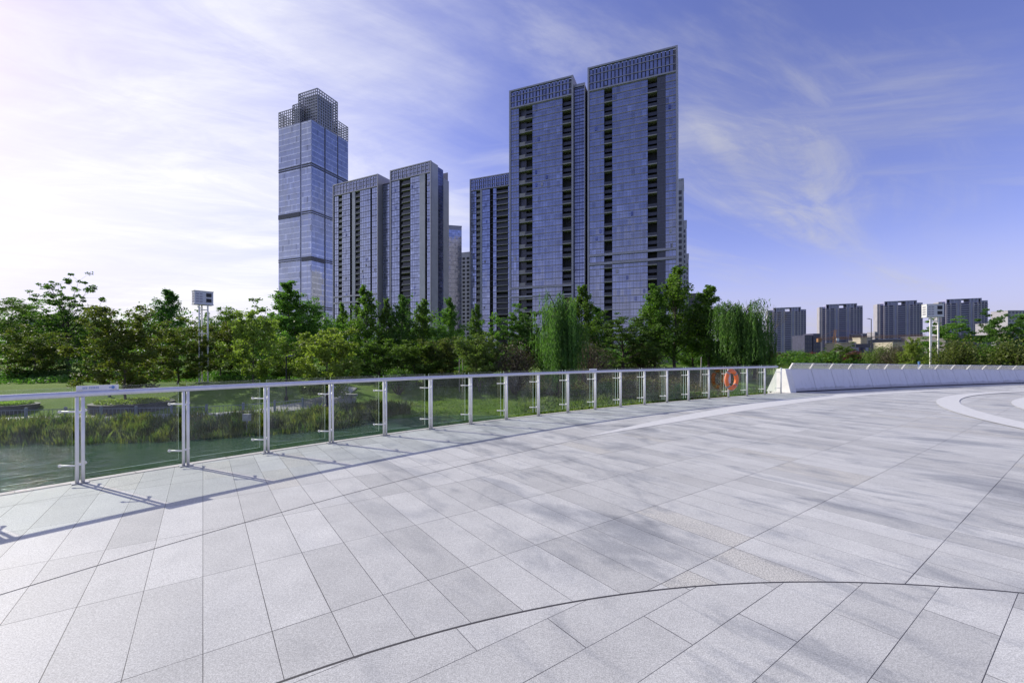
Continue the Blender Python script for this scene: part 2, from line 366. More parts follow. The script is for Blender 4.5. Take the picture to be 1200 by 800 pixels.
mask = nt.math('MAXIMUM', mask, hor)
skh = nt.node('ShaderNodeHueSaturation'); skh.inputs['Saturation'].default_value = 1.12; nt.put(skh.inputs['Color'], nt.mix(1., sky.outputs[0], (1.50, 1.13, 1.50), 'MULTIPLY'))
skc = nt.mix(nt.smooth(z, .0, .24, .92, 0.), skh.outputs[0], (4.0, 4.25, 6.4))
bright = nt.math('MULTIPLY', nt.smooth(sdot, -.2, .9, 5.0, 8.5), nt.math('MULTIPLY_ADD', tex, .14, .88))
cc = nt.node('ShaderNodeVectorMath', operation='SCALE'); cc.inputs[0].default_value = (.98, .98, 1.0); nt.put(cc.inputs['Scale'], bright)
nt.put(bg.inputs[0], nt.mix(mask, skc, cc.outputs[0])); bg.inputs[1].default_value = .125

cam = bpy.data.cameras.new('camera'); co = bpy.data.objects.new('camera', cam); C.objects.link(co)
co.location = (0, 0, EYE); co.rotation_euler = (R(90), 0, 0); cam.sensor_width = 36; cam.lens = F/1200*36
cam.shift_y = (HOR-400)/1200; cam.clip_end = 12000; cam.clip_start = .05; SC.camera = co
SC.view_settings.view_transform = 'Standard'; SC.view_settings.look = 'None'; SC.view_settings.exposure = 0.0; SC.view_settings.gamma = 1
SC.render.filter_size = 1.15; SC.render.engine = 'CYCLES'; cy = SC.cycles
cy.max_bounces = 6; cy.diffuse_bounces = 2; cy.glossy_bounces = 3; cy.transmission_bounces = 4; cy.transparent_max_bounces = 16
cy.caustics_reflective = False; cy.caustics_refractive = False; cy.sample_clamp_indirect = 6
cy.use_denoising = True

# ------------------------------------------------------------------ terrain, water
SHORE = [(-400,-60),(-90,6),(-60,17),(-40,22.5),(-29.4,24.8),(-25,25.3),(-20.6,26.1),(-16.2,28),(-12.8,29.7),(-10.2,34),(-7.2,36.3),(-4,36.9),(0,36),(4,32.5),(9,30),(16,30),(26,33),(40,40),(80,56),(400,120)]
SH = np.array(SHORE, float)
def shore_d(X, Y):
    X = np.asarray(X, float); Y = np.asarray(Y, float)
    best = np.full(X.shape, 1e9); sg = np.zeros(X.shape)
    for (ax, ay), (bx, by) in zip(SH[:-1], SH[1:]):
        ex, ey = bx-ax, by-ay; t = np.clip(((X-ax)*ex+(Y-ay)*ey)/(ex*ex+ey*ey), 0, 1)
        qx, qy = X-(ax+t*ex), Y-(ay+t*ey); dd = np.hypot(qx, qy); s = np.sign(ex*qy-ey*qx)
        up = dd < best - 1e-9; best = np.where(up, dd, best); sg = np.where(up, s, sg)
    return best*np.where(sg == 0, 1, sg)
def terr(X, Y):
    d = shore_d(X, Y)
    land = np.interp(d, [0, .6, 4.0, 7.4, 18, 45, 120, 4000], [-3.68, -3.35, -3.03, -3.0, -1.25, -.9, -.5, -.5])
    return np.where(d < 0, np.maximum(-3.68+d*.5, -4.8), land)
def tz(X, Y): return float(terr(np.array([X]), np.array([Y]))[0])
def grid_sheet(name, xs, ys, mat):
    X, Y = np.meshgrid(xs, ys); Z = terr(X, Y) + .05*np.sin(X*.7+Y*.3)*np.sin(Y*.5)*(shore_d(X, Y) > 9)
    nx, ny = len(xs), len(ys)
    v = np.stack([X, Y, Z], -1).reshape(-1, 3); idx = np.arange(nx*ny).reshape(ny, nx)
    q = np.stack([idx[:-1,:-1], idx[:-1,1:], idx[1:,1:], idx[1:,:-1]], -1).reshape(-1, 4)
    o = link(name, quad_mesh(name, v, q, True), mat); return o
def quad_mesh(name, v, q, smooth=False):
    me = bpy.data.meshes.new(name); me.vertices.add(len(v)); me.vertices.foreach_set('co', np.ascontiguousarray(v, np.float32).ravel())
    k = q.shape[1]; me.loops.add(q.size); me.loops.foreach_set('vertex_index', np.ascontiguousarray(q, np.int32).ravel())
    me.polygons.add(len(q)); me.polygons.foreach_set('loop_start', np.arange(0, q.size, k, dtype=np.int32))
    if smooth: me.polygons.foreach_set('use_smooth', np.ones(len(q), bool))
    me.update(calc_edges=True); me.validate(); return me
def spaced(lo, a, b, hi, step):
    mid = list(np.arange(a, b+step/2, step)); out = []; s = step; p = a
    while p > lo: s *= 1.35; p -= s; out.append(p)
    r = []; s = step; p = b
    while p < hi: s *= 1.35; p += s; r.append(p)
    return np.array(out[::-1]+mid+r)
struct(grid_sheet('ground', spaced(-4000, -60, 70, 4000, .8), spaced(-4000, 14, 80, 5000, .8), M['grass']))
w_ = MB(); w_.add([(-400,-200,-3.6),(400,-200,-3.6),(400,140,-3.6),(-400,140,-3.6)], [(0,1,2,3)])
struct(w_.build('water', M['water']))

# ------------------------------------------------------------------ plaza edge from the foot of the railing posts
POSTPX = [(96.7,564.8),(218,545.3),(312,531),(388.3,519.9),(450.9,510.6),(504.9,503),(551.6,496.5),(592.4,491.4),(629.5,487),(664.5,483),(697.2,479.5),(727.8,476.7),(756,474.2),(782.2,471.8),(807.4,469.8),(831,467.5),(853.6,465.8),(875.3,463.8),(895.4,462.1)]
pg = np.array([gpt(*p) for p in POSTPX]); ii = np.arange(len(pg))
cxp, cyp = np.polyfit(ii, pg[:,0], 3), np.polyfit(ii, pg[:,1], 3)
def rail_at(i):
    if i >= 0: return (float(np.polyval(cxp, i)), float(np.polyval(cyp, i)))
    x0, y0 = np.polyval(cxp, 0), np.polyval(cyp, 0); tx, ty = np.polyval(np.polyder(cxp), 0), np.polyval(np.polyder(cyp), 0)
    th = math.atan2(ty, tx); x, y = float(x0), float(y0)
    n = max(1, int(round(-i*10))); st = i/n
    for _ in range(n): th += -st/45.; x += st*math.cos(th); y += st*math.sin(th)
    return (x, y)
def tang(i):
    a, b = rail_at(i-.05), rail_at(i+.05); l = math.hypot(b[0]-a[0], b[1]-a[1]); return ((b[0]-a[0])/l, (b[1]-a[1])/l)
def off(i, d):                                   # offset outward (to the water)
    p, t = rail_at(i), tang(i); return (p[0]-t[1]*d, p[1]+t[0]*d)
I0, I1 = -22, 19.2
rail_i = np.arange(I0, I1+.01, .4)
WALLPX = [(932,460),(972,457.3),(1040,454.7),(1120,451.5),(1200,448.8)]
wp = np.array([gpt(*p) for p in WALLPX]); wc = np.polyfit(wp[:,0], wp[:,1], 2)
def wall_y(x): 
    if x <= 27: return float(np.polyval(wc, x))
    return float(np.polyval(wc, 27)+max(np.polyval(np.polyder(wc), 27), .2)*(x-27))
wall_pts = [(x, wall_y(x)) for x in np.arange(11.1, 60, .05)]
wl = [0.]
for a, b in zip(wall_pts[:-1], wall_pts[1:]): wl.append(wl[-1]+math.hypot(b[0]-a[0], b[1]-a[1]))
wl = np.array(wl); wpa = np.array(wall_pts)
def wall_at(s):
    x = float(np.interp(s, wl, wpa[:,0])); y = float(np.interp(s, wl, wpa[:,1]))
    x2 = float(np.interp(s+.1, wl, wpa[:,0])); y2 = float(np.interp(s+.1, wl, wpa[:,1])); l = math.hypot(x2-x, y2-y)
    return (x, y), ((x2-x)/l, (y2-y)/l)
edge = [off(i, .16) for i in rail_i]
wedge = [(wall_at(s)[0][0]-wall_at(s)[1][1]*1.1, wall_at(s)[0][1]+wall_at(s)[1][0]*1.1) for s in np.arange(.2, 48, 1.)]
outline = edge + wedge + [(70, 20), (70, -60), (-30, -60)]
pm = MB(); n = len(outline)
pm.add([(x, y, 0) for x, y in outline]+[(x, y, -5.2) for x, y in outline], [tuple(range(n))[::-1]]+[(k,(k+1)%n,n+(k+1)%n,n+k) for k in range(n)])
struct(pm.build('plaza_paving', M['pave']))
def ribbon(name, left, right, z, mat, t=.02):
    mb = MB(); n = len(left)
    mb.add([(x,y,z) for x,y in left]+[(x,y,z) for x,y in right], [(k,k+1,n+k+1,n+k) for k in range(n-1)])
    return struct(mb.build(name, mat))
ribbon('kerb_strip', [off(i, .163) for i in rail_i], [off(i, .035) for i in rail_i], .004, M['kerb'])
kj = MB()
for i in np.arange(-6, 18.5, 1.0):              # butt joints of the kerb stones
    a, b = off(i+.5, .160), off(i+.5, .037); t = tang(i+.5)
    kj.add([(a[0],a[1],.007),(b[0],b[1],.007),(b[0]+t[0]*.004,b[1]+t[1]*.004,.007),(a[0]+t[0]*.004,a[1]+t[1]*.004,.007)], [(0,1,2,3)])
struct(kj.build('kerb_joint', M['joint']))
ribbon('border_joint', [off(i, -.52) for i in rail_i], [off(i, -.524) for i in rail_i], .0015, M['joint'])
# curved joint that opens into the white stone band
def fitcurve(px, deg=3):
    g = np.array([gpt(*p) for p in px]); return np.polyfit(g[:,0], g[:,1], deg), g
jc, jg = fitcurve([(0,695),(115,662.5),(286,614),(410,576),(600,532),(686,512.6)])
lo, lg = fitcurve([(686,512.6),(760,498.6),(850,485.4),(932,473),(980,466),(1040,461.3),(1120,457.6)])
hi, hg = fitcurve([(686,512.4),(760,493.5),(850,478.5),(900,470),(940,465.5),(1000,460.6),(1080,457.4)])
xs = np.linspace(-6, lg[0][0], 60)
jl = [(x, float(np.polyval(jc, max(x, -3.6)) + (0 if x > -3.6 else np.polyval(np.polyder(jc), -3.6)*(x+3.6)))) for x in xs]
ribbon('curved_joint', jl, [(x+.006, y-.009) for x, y in jl], .0015, M['joint'])
xs = np.linspace(lg[0][0], 20.0, 60)
hi_p = [(x, float(np.polyval(hi, x))) for x in xs]; lo_p = [(x, min(float(np.polyval(lo, x)), hi_p[k][1]-.01)) for k, x in enumerate(xs)]
ribbon('white_band', hi_p, lo_p, .004, M['wstone'])
def ringpts(c, r, a0, a1, n): return [(c[0]+r*math.cos(a0+(a1-a0)*k/n), c[1]+r*math.sin(a0+(a1-a0)*k/n)) for k in range(n+1)]
ribbon('white_ring', ringpts((24.0,3.6),14.6,0,2*math.pi,140), ringpts((24.35,3.7),14.25,0,2*math.pi,140), .014, M['wstone'])
ribbon('white_inner_ring', ringpts((24.3,3.7),13.1,0,2*math.pi,140), ringpts((24.4,3.7),12.45,0,2*math.pi,140), .014, M['wstone'])
#ribbon('drain_slot', ringpts(DARK_C, DARK_R+.013, 0, 2*math.pi, 160), ringpts(DARK_C, DARK_R-.013, 0, 2*math.pi, 160), .012, M['dark'])

# ------------------------------------------------------------------ railing
rl = thing('glass_railing', 'curved railing of tinted glass panes on white double posts along the plaza edge', 'railing', (*rail_at(8), 0))
O8 = Vector((*rail_at(8), 0))
def loc(p, z=0): return (p[0]-O8.x, p[1]-O8.y, z)
hr = MB(); prof = [(.030*math.cos(a), 1.044+.034*math.sin(a)) for a in np.linspace(0, 2*math.pi, 15)[:-1]]
hr.sweep([loc(off(i, 0)) for i in np.arange(-9, 18.95, .25)], prof); hr.build('handrail', M['rail'], rl, True)
for i in range(-9, 20):
    fi = i if i < 19 else 18.95
    p, t = rail_at(fi), tang(fi); nn = (-t[1], t[0]); o = loc(p)
    pb = MB()
    for s in (-1, 1):
        q = Vector((o[0]+t[0]*.0245*s, o[1]+t[1]*.0245*s, 0))
        pb.tube(q+Vector((0,0,.004)), q+Vector((0,0,1.01)), .018, n=10)
    for zc in (.22, .83): pb.obox(o, t, nn, -.012, .012, -.012, .012, zc-.012, zc+.012)
    post = pb.build('post', M['steel'], rl, True)
    fb = MB(); fb.obox(o, t, nn, -.075, .075, -.05, .05, .003, .012); fb.build('foot_plate', M['clamp'], post)
    for zc in (.21, .84):
        cb = MB(); z0 = Vector((o[0], o[1], zc))
        for da, dn in ((-.15, .13), (.06, .13)):
            q = z0 + Vector((t[0]*da+nn[0]*dn, t[1]*da+nn[1]*dn, 0)); q0 = z0 + Vector((t[0]*(-.02 if da < 0 else .02), t[1]*(-.02 if da < 0 else .02), 0))
            cb.tube(q0, q, .0105, n=8); nv = Vector((nn[0], nn[1], 0)); cb.tube(q-nv*.005, q+nv*.012, .018, n=10)
        cb.build('clamp', M['steel'], post, True)
for i in range(-9, 19):
    a, b = i+.045, min(i+.955, 18.9); gp = MB()
    pts = [loc(off(a+(b-a)*k/4, .152)) for k in range(5)]
    gp.sweep(pts, [(-.006,.075),(.006,.075),(.006,1.115),(-.006,1.115)]); go = gp.build('glass_panel', M['rglass'], rl); go.data.materials.append(M['gedge'])
    for pl in go.data.polygons:
        if abs(pl.normal.z) > .9 or len(pl.vertices) == 4 and pl.area < .02: pl.material_index = 1

# plates on the handrail
def rail_sign(i, w, h, label, text):
    p, t = rail_at(i), tang(i); nn = (-t[1], t[0]); rz = math.atan2(t[1], t[0])
    th = thing('rail_sign', label, 'sign', (p[0], p[1], 1.078), rz, 'plates on the handrail')
    b = MB(); b.box(-w/2, w/2, -.006, .006, 0, h); b.build('sign_board', M['paper'], th)
    f = MB(); f.box(-w/2+.02, -w/2+.05, -.014, .014, -.008, .012); f.box(w/2-.05, w/2-.02, -.014, .014, -.008, .012); f.build('bracket', M['clamp'], th)
    if text:
        k = MB(); rnd = random.Random(3); u = -w*.36
        for c in range(9):                        # little blue characters, too small to read in the picture
            if c == 3: u += .012
            ch = h*.34; k.box(u, u+.0105, -.0085, -.0065, h*.36+ch*.8, h*.36+ch)
            k.box(u, u+.0105, -.0085, -.0065, h*.36, h*.36+ch*.16); k.box(u+.004, u+.0062, -.0085, -.0065, h*.36, h*.36+ch)
            if rnd.random() < .6: k.box(u+.001, u+.0095, -.0085, -.0065, h*.36+ch*.42, h*.36+ch*.55)
            u += .0145
        k.build('lettering', M['ink'], th)
        l = MB()
        for q in range(12):
            a0 = 2*math.pi*q/12; l.add([(w*.36,-.0085,h*.5),(w*.36+.017*math.cos(a0),-.0085,h*.5+.017*math.sin(a0)),(w*.36+.017*math.cos(a0+.5),-.0085,h*.5+.017*math.sin(a0+.5))], [(0,1,2)])
        l.box(w*.36-.034, w*.36-.02, -.0085, -.0065, h*.42, h*.58); l.build('emblem', M['ink'], th)
    return th
rail_sign(.15, .37, .062, 'long white plate with blue lettering on the handrail over the water', True)
rail_sign(9.93, .28, .05, 'short blank white plate on the handrail in front of the willow', False)

# lifebuoy
p, t = rail_at(16), tang(16); nn = (-t[1], t[0])
lb = thing('lifebuoy', 'orange ring lifebuoy with grey bands hanging on a railing post', 'lifebuoy', (p[0]-nn[0]*.115, p[1]-nn[1]*.115, .64), math.atan2(t[1], t[0]))
def torus(a0, a1, Rr, r, nu, nv, ry=None):
    mb = MB(); P = []; fs = []; ry = ry or r
    for u in range(nu+1):
        a = a0+(a1-a0)*u/nu
        for v in range(nv):
            b = 2*math.pi*v/nv; q = Rr+r*math.cos(b); P.append((q*math.cos(a), ry*math.sin(b), q*math.sin(a)))
    for u in range(nu):
        for v in range(nv): fs.append((u*nv+v, u*nv+(v+1)%nv, (u+1)*nv+(v+1)%nv, (u+1)*nv+v))
    mb.add(P, fs); return mb
torus(0, 2*math.pi, .295, .072, 48, 14).build('ring', M['orange'], lb, True)
for k in range(4):
    a = R(45+90*k); torus(a-.10, a+.10, .295, .0755, 4, 14).build('band', M['band'], lb, True)
rp_ = MB()
for k in range(4):
    a0, a1 = R(45+90*k), R(135+90*k)
    for q in range(6):
        b0, b1 = a0+(a1-a0)*q/6, a0+(a1-a0)*(q+1)/6
        f0 = .385+.012*math.sin(math.pi*q/6); f1 = .385+.012*math.sin(math.pi*(q+1)/6)
        rp_.tube((f0*math.cos(b0), 0, f0*math.sin(b0)), (f1*math.cos(b1), 0, f1*math.sin(b1)), .006, n=5)
rp_.build('grab_rope', M['paper'], lb, True)
pt = thing('notice_plate', 'small white notice plate on the post inside the lifebuoy ring', 'sign', (p[0]-nn[0]*.035, p[1]-nn[1]*.035, .66), math.atan2(t[1], t[0]))
q_ = MB(); q_.box(-.07, .07, -.008, 0, -.15, .15); q_.build('plate', M['paper'], pt)
q_ = MB()
for k in range(7): q_.box(-.05, .05-.02*(k % 3), -.0105, -.0085, .10-.035*k, .112-.035*k)
q_.build('lettering', M['greyink'], pt)
q_ = MB(); q_.tube((0,-.004,.30), (0,-.09,.31), .012, n=6); q_.box(-.02, .02, -.004, .004, .15, .33); q_.build('hook', M['clamp'], pt)

# ------------------------------------------------------------------ white parapet wall with lattice screen
PW = thing('parapet_wall', 'long white panelled parapet with slanted lattice screen and buttress end', 'wall', (wall_pts[0][0], wall_pts[0][1], 0))
PO = wall_pts[0]
def wh(s): return float(np.interp(s, [0, 18, 60], [.92, .69, .60])), float(np.interp(s, [0, 18, 60], [1.19, .93, .84]))
def wpt(s, back, z):                              # back = distance away from the plaza
    (x, y), t = wall_at(s); return (x-t[1]*back-PO[0], y+t[0]*back-PO[1], z)
PANEL = 1.28
s = .36
bodyw = MB()
def prism(mb, s0, s1, prof_f):
    n0 = prof_f(s0); n1 = prof_f(s1); k = len(n0)
    mb.add([wpt(s0, *q) for q in n0]+[wpt(s1, *q) for q in n1], [(j,(j+1)%k,k+(j+1)%k,k+j) for j in range(k)]+[tuple(range(k))[::-1], tuple(range(k, 2*k))])
core = lambda s: [(.05,-.02),(.25,wh(s)[0]-.02),(.50,wh(s)[0]-.02),(.9,-.02)]
face = lambda s: [(0.0,.045),(.22,wh(s)[0]),(.245,wh(s)[0]),(.03,.045)]
prism_s = [.36+PANEL*k for k in range(36)]
for k in range(35):
    prism(bodyw, prism_s[k], prism_s[k+1], core)
bodyw.build('core', M['conc'], PW)
for k in range(35):
    mb = MB(); prism(mb, prism_s[k]+.012, prism_s[k+1]-.012, face); mb.build('panel', M['parapet'], PW)
cp = MB()
for k in range(35): prism(cp, prism_s[k], prism_s[k+1], lambda s: [(.215,wh(s)[0]+.002),(.215,wh(s)[0]+.018),(.52,wh(s)[0]+.018),(.52,wh(s)[0]+.002)])
cp.build('coping', M['whitetrim'], PW)
endp = MB(); prism(endp, .0, .355, lambda s: [(-.02,0),(.20,.945),(.55,.945),(1.0,0)]); endp.build('end_buttress', M['whitetrim'], PW)
for k in range(35):
    s0 = prism_s[k]; h0, h1 = wh(s0)
    b = MB(); A = Vector(wpt(s0, .27, h0+.02)); B = Vector(wpt(s0, .12, h1)); (x, y), t = wall_at(s0); tv = Vector((t[0], t[1], 0))
    nv = Vector((-t[1], t[0], 0))
    b.add([A-tv*.025-nv*.03, A+tv*.025-nv*.03, A+tv*.025+nv*.03, A-tv*.025+nv*.03, B-tv*.025-nv*.03, B+tv*.025-nv*.03, B+tv*.025+nv*.03, B-tv*.025+nv*.03],
          [(3,2,1,0),(4,5,6,7),(0,1,5,4),(1,2,6,5),(2,3,7,6),(3,0,4,7)]); b.build('screen_bracket', M['whitetrim'], PW)
    s1 = prism_s[k+1]; l = MB(); nbar = 8
    def sp(u, w):                                 # u along, w up the slanted screen
        ss = s0+.03+(s1-s0-.06)*u; hh0, hh1 = wh(ss); zz = hh0+.03+(hh1-hh0-.05)*w; return Vector(wpt(ss, .285-.15*w, zz))
    for q in range(-4, nbar):
        for sg in (1, -1):
            u0, u1 = q/nbar, (q+4)/nbar; w0, w1 = (0, 1) if sg > 0 else (1, 0)
            if u0 < 0: w0 += (w1-w0)*(-u0)/(u1-u0); u0 = 0
            if u1 > 1: w1 = w0+(w1-w0)*(1-u0)/(u1-u0); u1 = 1
            l.tube(sp(u0, w0), sp(u1, w1), .0075, n=4, caps=False)
    for w in (0, 1): l.tube(sp(-.02, w), sp(1.02, w), .016, n=6)
    l.build('lattice_screen', M['whitetrim'], PW)

# ------------------------------------------------------------------ towers
def tower(name, label, ox, oy, dx, dy, W_, H, D, bays, crown, belts=(), fl=4.75, glass='glassA', group=None, side=(), nwin=10, seed=1, frames=True, step=1.19, vm=1.2, z0=-1.5):
    rz = math.atan2(dy, dx); rnd = random.Random(seed)
    th = thing(name, label, 'tower', (ox, oy, 0), rz, group)
    zc = H-crown; nf = int(zc/fl)+1
    zf = [zc-fl*k for k in range(nf+1)]; zf = [z for z in zf if z > z0]
    wall = MB()
    depth = {'G': .25, 'B': 2.3, 'L': .2, 'P': .1, 'N': 2.0, 'H': 2.3}
    for (u0, u1, ty) in bays: wall.box(u0, u1, depth[ty], D, z0, zc)
    wall.build('wall', M['conc'], th)
    if side:
        for (y0, y1, ty) in side:
            b = MB()
            if ty == 'G':
                b.box(W_+.02, W_+.30, y0, y1, z0, H-1); gpart = b.build('curtain_wall', M['glassD'], th)
                b = MB()
                for k in range(int((H-z0)/step)): b.box(W_+.30, W_+.36, y0+.05, y1-.05, z0+step*k, z0+step*k+(.22 if k % 2 == 0 else .08))
                for q in np.arange(y0+vm, y1-.3, vm): b.box(W_+.30, W_+.35, q-.04, q+.04, z0, H-1.2)
                b.build('mullions', M['mull'], gpart)
            elif ty == 'B':
                b.box(W_+.02, W_+.1, y0, y1, z0, H-1); b.build('dark_bay', M['baldark'], th); b = MB()
                for z in zf: b.box(W_+.1, W_+.7, y0, y1, z-.2, z+.9)
                b.build('balcony_stack', M['louver'], th)
            else:
                b.box(W_+.02, W_+.45, y0, y1, z0, H-.4 if ty == 'P' else H-5); b.build('side_pier', M['palecon'], th)
    else:
        b = MB(); b.box(W_+.0, W_+.28, .6, D, z0, zc); b.build('side_wall', M['palecon'], th)
    for (u0, u1, ty) in bays:
        w = u1-u0
        if ty == 'G':
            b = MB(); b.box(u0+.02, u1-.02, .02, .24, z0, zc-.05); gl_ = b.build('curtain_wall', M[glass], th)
            b = MB(); k = 0; z = zc
            while z > z0+1:
                h = .26 if k % 2 == 0 else .07
                b.box(u0+.03, u1-.03, -.10 if k % 2 == 0 else -.04, .03, z-h, z); z -= step; k += 1
            nv = max(1, int(round(w/vm)))
            for q in range(1, nv): b.box(u0+w*q/nv-.035, u0+w*q/nv+.035, -.045, .028, z0, zc-.06)
            b.build('mullions', M['slab' if glass == 'glassA' else 'mull'], gl_)
        elif ty == 'B':
            for z in zf:
                b = MB(); b.box(u0+.01, u1-.01, -.12, 2.28, z-.22, z); b.box(u0+.01, u1-.01, -.10, -.04, z+.002, z+.12)
                bal = b.build('balcony', M['slab'], th)
                b = MB(); b.box(u0+.02, u1-.02, -.07, -.03, z+.125, z+1.05)
                if rnd.random() < .8:
                    mz = z+fl*.5; b.box(u0+.02, u1-.02, .9, 2.2, mz-.18, mz); b.box(u0+.02, u1-.02, .9, .95, mz+.002, mz+.9)
                b.build('balustrade', M['balrail'], bal)
            b = MB(); b.box(u0+.01, u1-.01, 2.2, 2.28, z0, zc-.3); b.build('recess_glazing', M['baldark'], th)
        elif ty == 'H':                               # half-glazed balcony: side window stack
            for z in zf:
                b = MB(); b.box(u0+.01, u1-.01, .1, 2.28, z-.22, z); b.box(u0+.01, u1-.01, .3, .36, z+.002, z+1.3); b.build('balcony', M['slab'], th)
            b = MB(); b.box(u0+.01, u1-.01, 1.3, 1.5, z0, zc-.3); b.build('recess_glazing', M['recess'], th)
        elif ty == 'L':
            b = MB(); b.box(u0+.01, u1-.01, .04, .18, z0, zc-.04); pn = b.build('louvre_panel', M['louver'], th)
            b = MB(); z = zc
            while z > z0+1: b.box(u0+.02, u1-.02, -.05, .05, z-.2, z); z -= fl/2
            for q in np.arange(u0+.4, u1-.2, .45): b.box(q-.05, q+.05, -.02, .05, z0, zc-.3)
            b.build('louvre_bars', M['mull'], pn)
        elif ty == 'P':
            b = MB(); b.box(u0, u1, -.25, .09, z0, zc); b.build('pier', M['palecon'], th)
        elif ty == 'N':
            b = MB()
            for z in zf: b.box(u0+.01, u1-.01, .6, 1.98, z-.3, z)
            b.build('shadow_gap_slabs', M['louver'], th)
    # crown screen
    if frames:
        b = MB()
        b.box(-.35, .25, -.45, D, z0, H); b.box(W_-.25, W_+.32, -.45, .29 if side else D*.6, z0, H)
        b.box(.25, W_-.25, -.45, .3, H-.55, H); b.box(.25, W_-.25, -.40, .2, zc-.02, zc+.45)
        b.build('frame', M['frame'], th)
    b = MB(); b.box(.25, W_-.25, .55, .75, zc+.45, H-.56); b.box(.25, W_-.3, D-.5, D-.2, zc, H-.3)
    b.build('crown_backing', M['crownback'], th)
    b = MB(); q = .9; k = 0
    while q < W_-.9:
        b.box(q-.42, q+.42, -.18 if k % 2 else -.02, .10, zc+.6, H-.65); q += 1.25; k += 1
    b.build('crown_screen', M['glassA'], th)
    b = MB()
    for f_ in (.33, .67): b.box(.25, W_-.25, -.3, -.2, zc+(H-zc)*f_-.1, zc+(H-zc)*f_+.1)
    b.build('crown_rail', M['frame'], th)
    b = MB(); b.box(.3, W_-.3, .8, D-.6, zc+.01, zc+.5); b.build('roof', M['conc'], th)
    for (b0, b1) in belts:
        b = MB(); b.box(.25, W_-.25, -.55, -.12, b0, b1); b.build('belt', M['frame'], th)
    gb = [x for x in bays if x[2] == 'G']
    for k in range(nwin):
        u0, u1, _ = rnd.choice(gb); u = rnd.uniform(u0+.4, max(u0+.45, u1-1.1)); z = zc-step*2*rnd.randint(2, int(zc/step/2*.8))
        b = MB(); b.box(u, u+.75, -.20, -.06, z+.4, z+1.7); b.build('open_window', M['glassD'] if k % 3 else M['frame'], th)
    return th
dA = (.9264, -.3765)
def fr_u(px_list, ox, oy, d, w):                      # photo columns -> distances along a face
    out = []
    for p in px_list:
        k = (p-600)/F; out.append(max(0, min(w, (k*oy-ox)/(d[0]-k*d[1]))))
    return out
# tallest pair
ox1, oy1 = 53.4-28.7*dA[0], 140+28.7*.3765
u = fr_u([692.5,708,717.5,759,770,780,790.5], ox1, oy1, dA, 28.7)
tower('glass_tower', 'tallest dark blue slab of the near pair, with two pale belts low down', ox1, oy1, *dA, 28.7, 101.6, 15,
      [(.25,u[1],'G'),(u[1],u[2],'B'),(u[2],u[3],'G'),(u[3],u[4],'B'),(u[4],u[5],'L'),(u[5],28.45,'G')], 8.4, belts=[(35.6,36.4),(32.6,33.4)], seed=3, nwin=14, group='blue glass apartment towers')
ox2, oy2 = 53.4-58.3*dA[0], 140+58.3*.3765
u = fr_u([599.5,608,615.5,624,659,667.5], ox2, oy2, dA, 23.8)
t2 = tower('glass_tower', 'dark blue slab left of the tallest one with a recessed wing on its right', ox2, oy2, *dA, 23.8, 100.4, 15,
      [(.25,u[1],'G'),(u[1],u[2],'H'),(u[2],u[3],'B'),(u[3],u[4],'G'),(u[4],23.55,'B')], 6.9, belts=[(26.0,26.6),(22.8,23.4)], seed=5, nwin=6, group='blue glass apartment towers')
b = MB(); b.box(24.12, 28.0, 1.4, 12, -1.5, 97.0); wg = b.build('side_wing', M['conc'], t2)
b = MB(); b.box(24.2, 27.9, 1.2, 1.38, -1.5, 96.4); b.build('wing_glazing', M['glassA'], wg)
b = MB()
for k in range(82): b.box(24.2, 27.9, 1.05, 1.21, 96.2-1.19*k-(.3 if k % 2 == 0 else .08), 96.2-1.19*k)
for q in (25.1, 26.05, 27.0): b.box(q-.04, q+.04, 1.08, 1.21, -1.5, 96)
b.build('wing_mullions', M['mull'], wg)
b = MB(); b.box(28.05, 30.4, 3.2, 12, -1.5, 95.5); b.build('stair_shaft', M['baldark'], t2)
b = MB(); b.box(24.12, 28.05, .9, 1.3, 96.6, 97.6); b.box(27.8, 28.1, .9, 1.35, -1.5, 96.6); b.build('wing_frame', M['frame'], wg)
# third, further back
ox3, oy3 = gx(551.5, 230), 230
u = fr_u([552.5,558,563,574,578,584.5,595.5,604], ox3, oy3, dA, 31)
tower('glass_tower', 'blue slab further back, half hidden behind the left edge of the near pair', ox3, oy3, *dA, 31, 95, 16,
      [(.25,u[1],'G'),(u[1],u[2],'H'),(u[2],u[2]+1.0,'P'),(u[2]+1.0,u[3],'G'),(u[3],u[4],'N'),(u[4],u[4]+1.8,'G'),(u[4]+1.8,u[6],'B'),(u[6],30.75,'G')], 6.5, fl=3.0, seed=8, group='blue glass apartment towers', step=1.5, glass='glassB')
# left pair
dB = (.8923, -.4515)
ox5, oy5 = -40-25.8*dB[0], 213+25.8*.4515
u = fr_u([459,468,481,492,498.3,500.5,505], ox5, oy5, dB, 25.8)
tower('glass_tower', 'taller right-hand tower of the left pair, showing its pale narrow side', ox5, oy5, *dB, 25.8, 97.3, 15,
      [(.25,u[1],'G'),(u[1],u[1]+1.6,'N'),(u[1]+1.6,u[2],'B'),(u[2],u[3],'G'),(u[3],u[4],'P'),(u[4],u[4]+1.2,'N'),(u[4]+1.2,25.55,'G')], 5.8, fl=3.0, glass='glassB', step=1.5,
      side=[(.3,5.2,'P'),(5.2,9.8,'G'),(9.8,14.6,'Q')], seed=11, nwin=12, group='blue glass apartment towers')
ox4, oy4 = -71-33.2*dB[0], 228.7+33.2*.4515
u = fr_u([392.5,396.5,401,410,413,416.5,422,434,437,441.5], ox4, oy4, dB, 33.2)
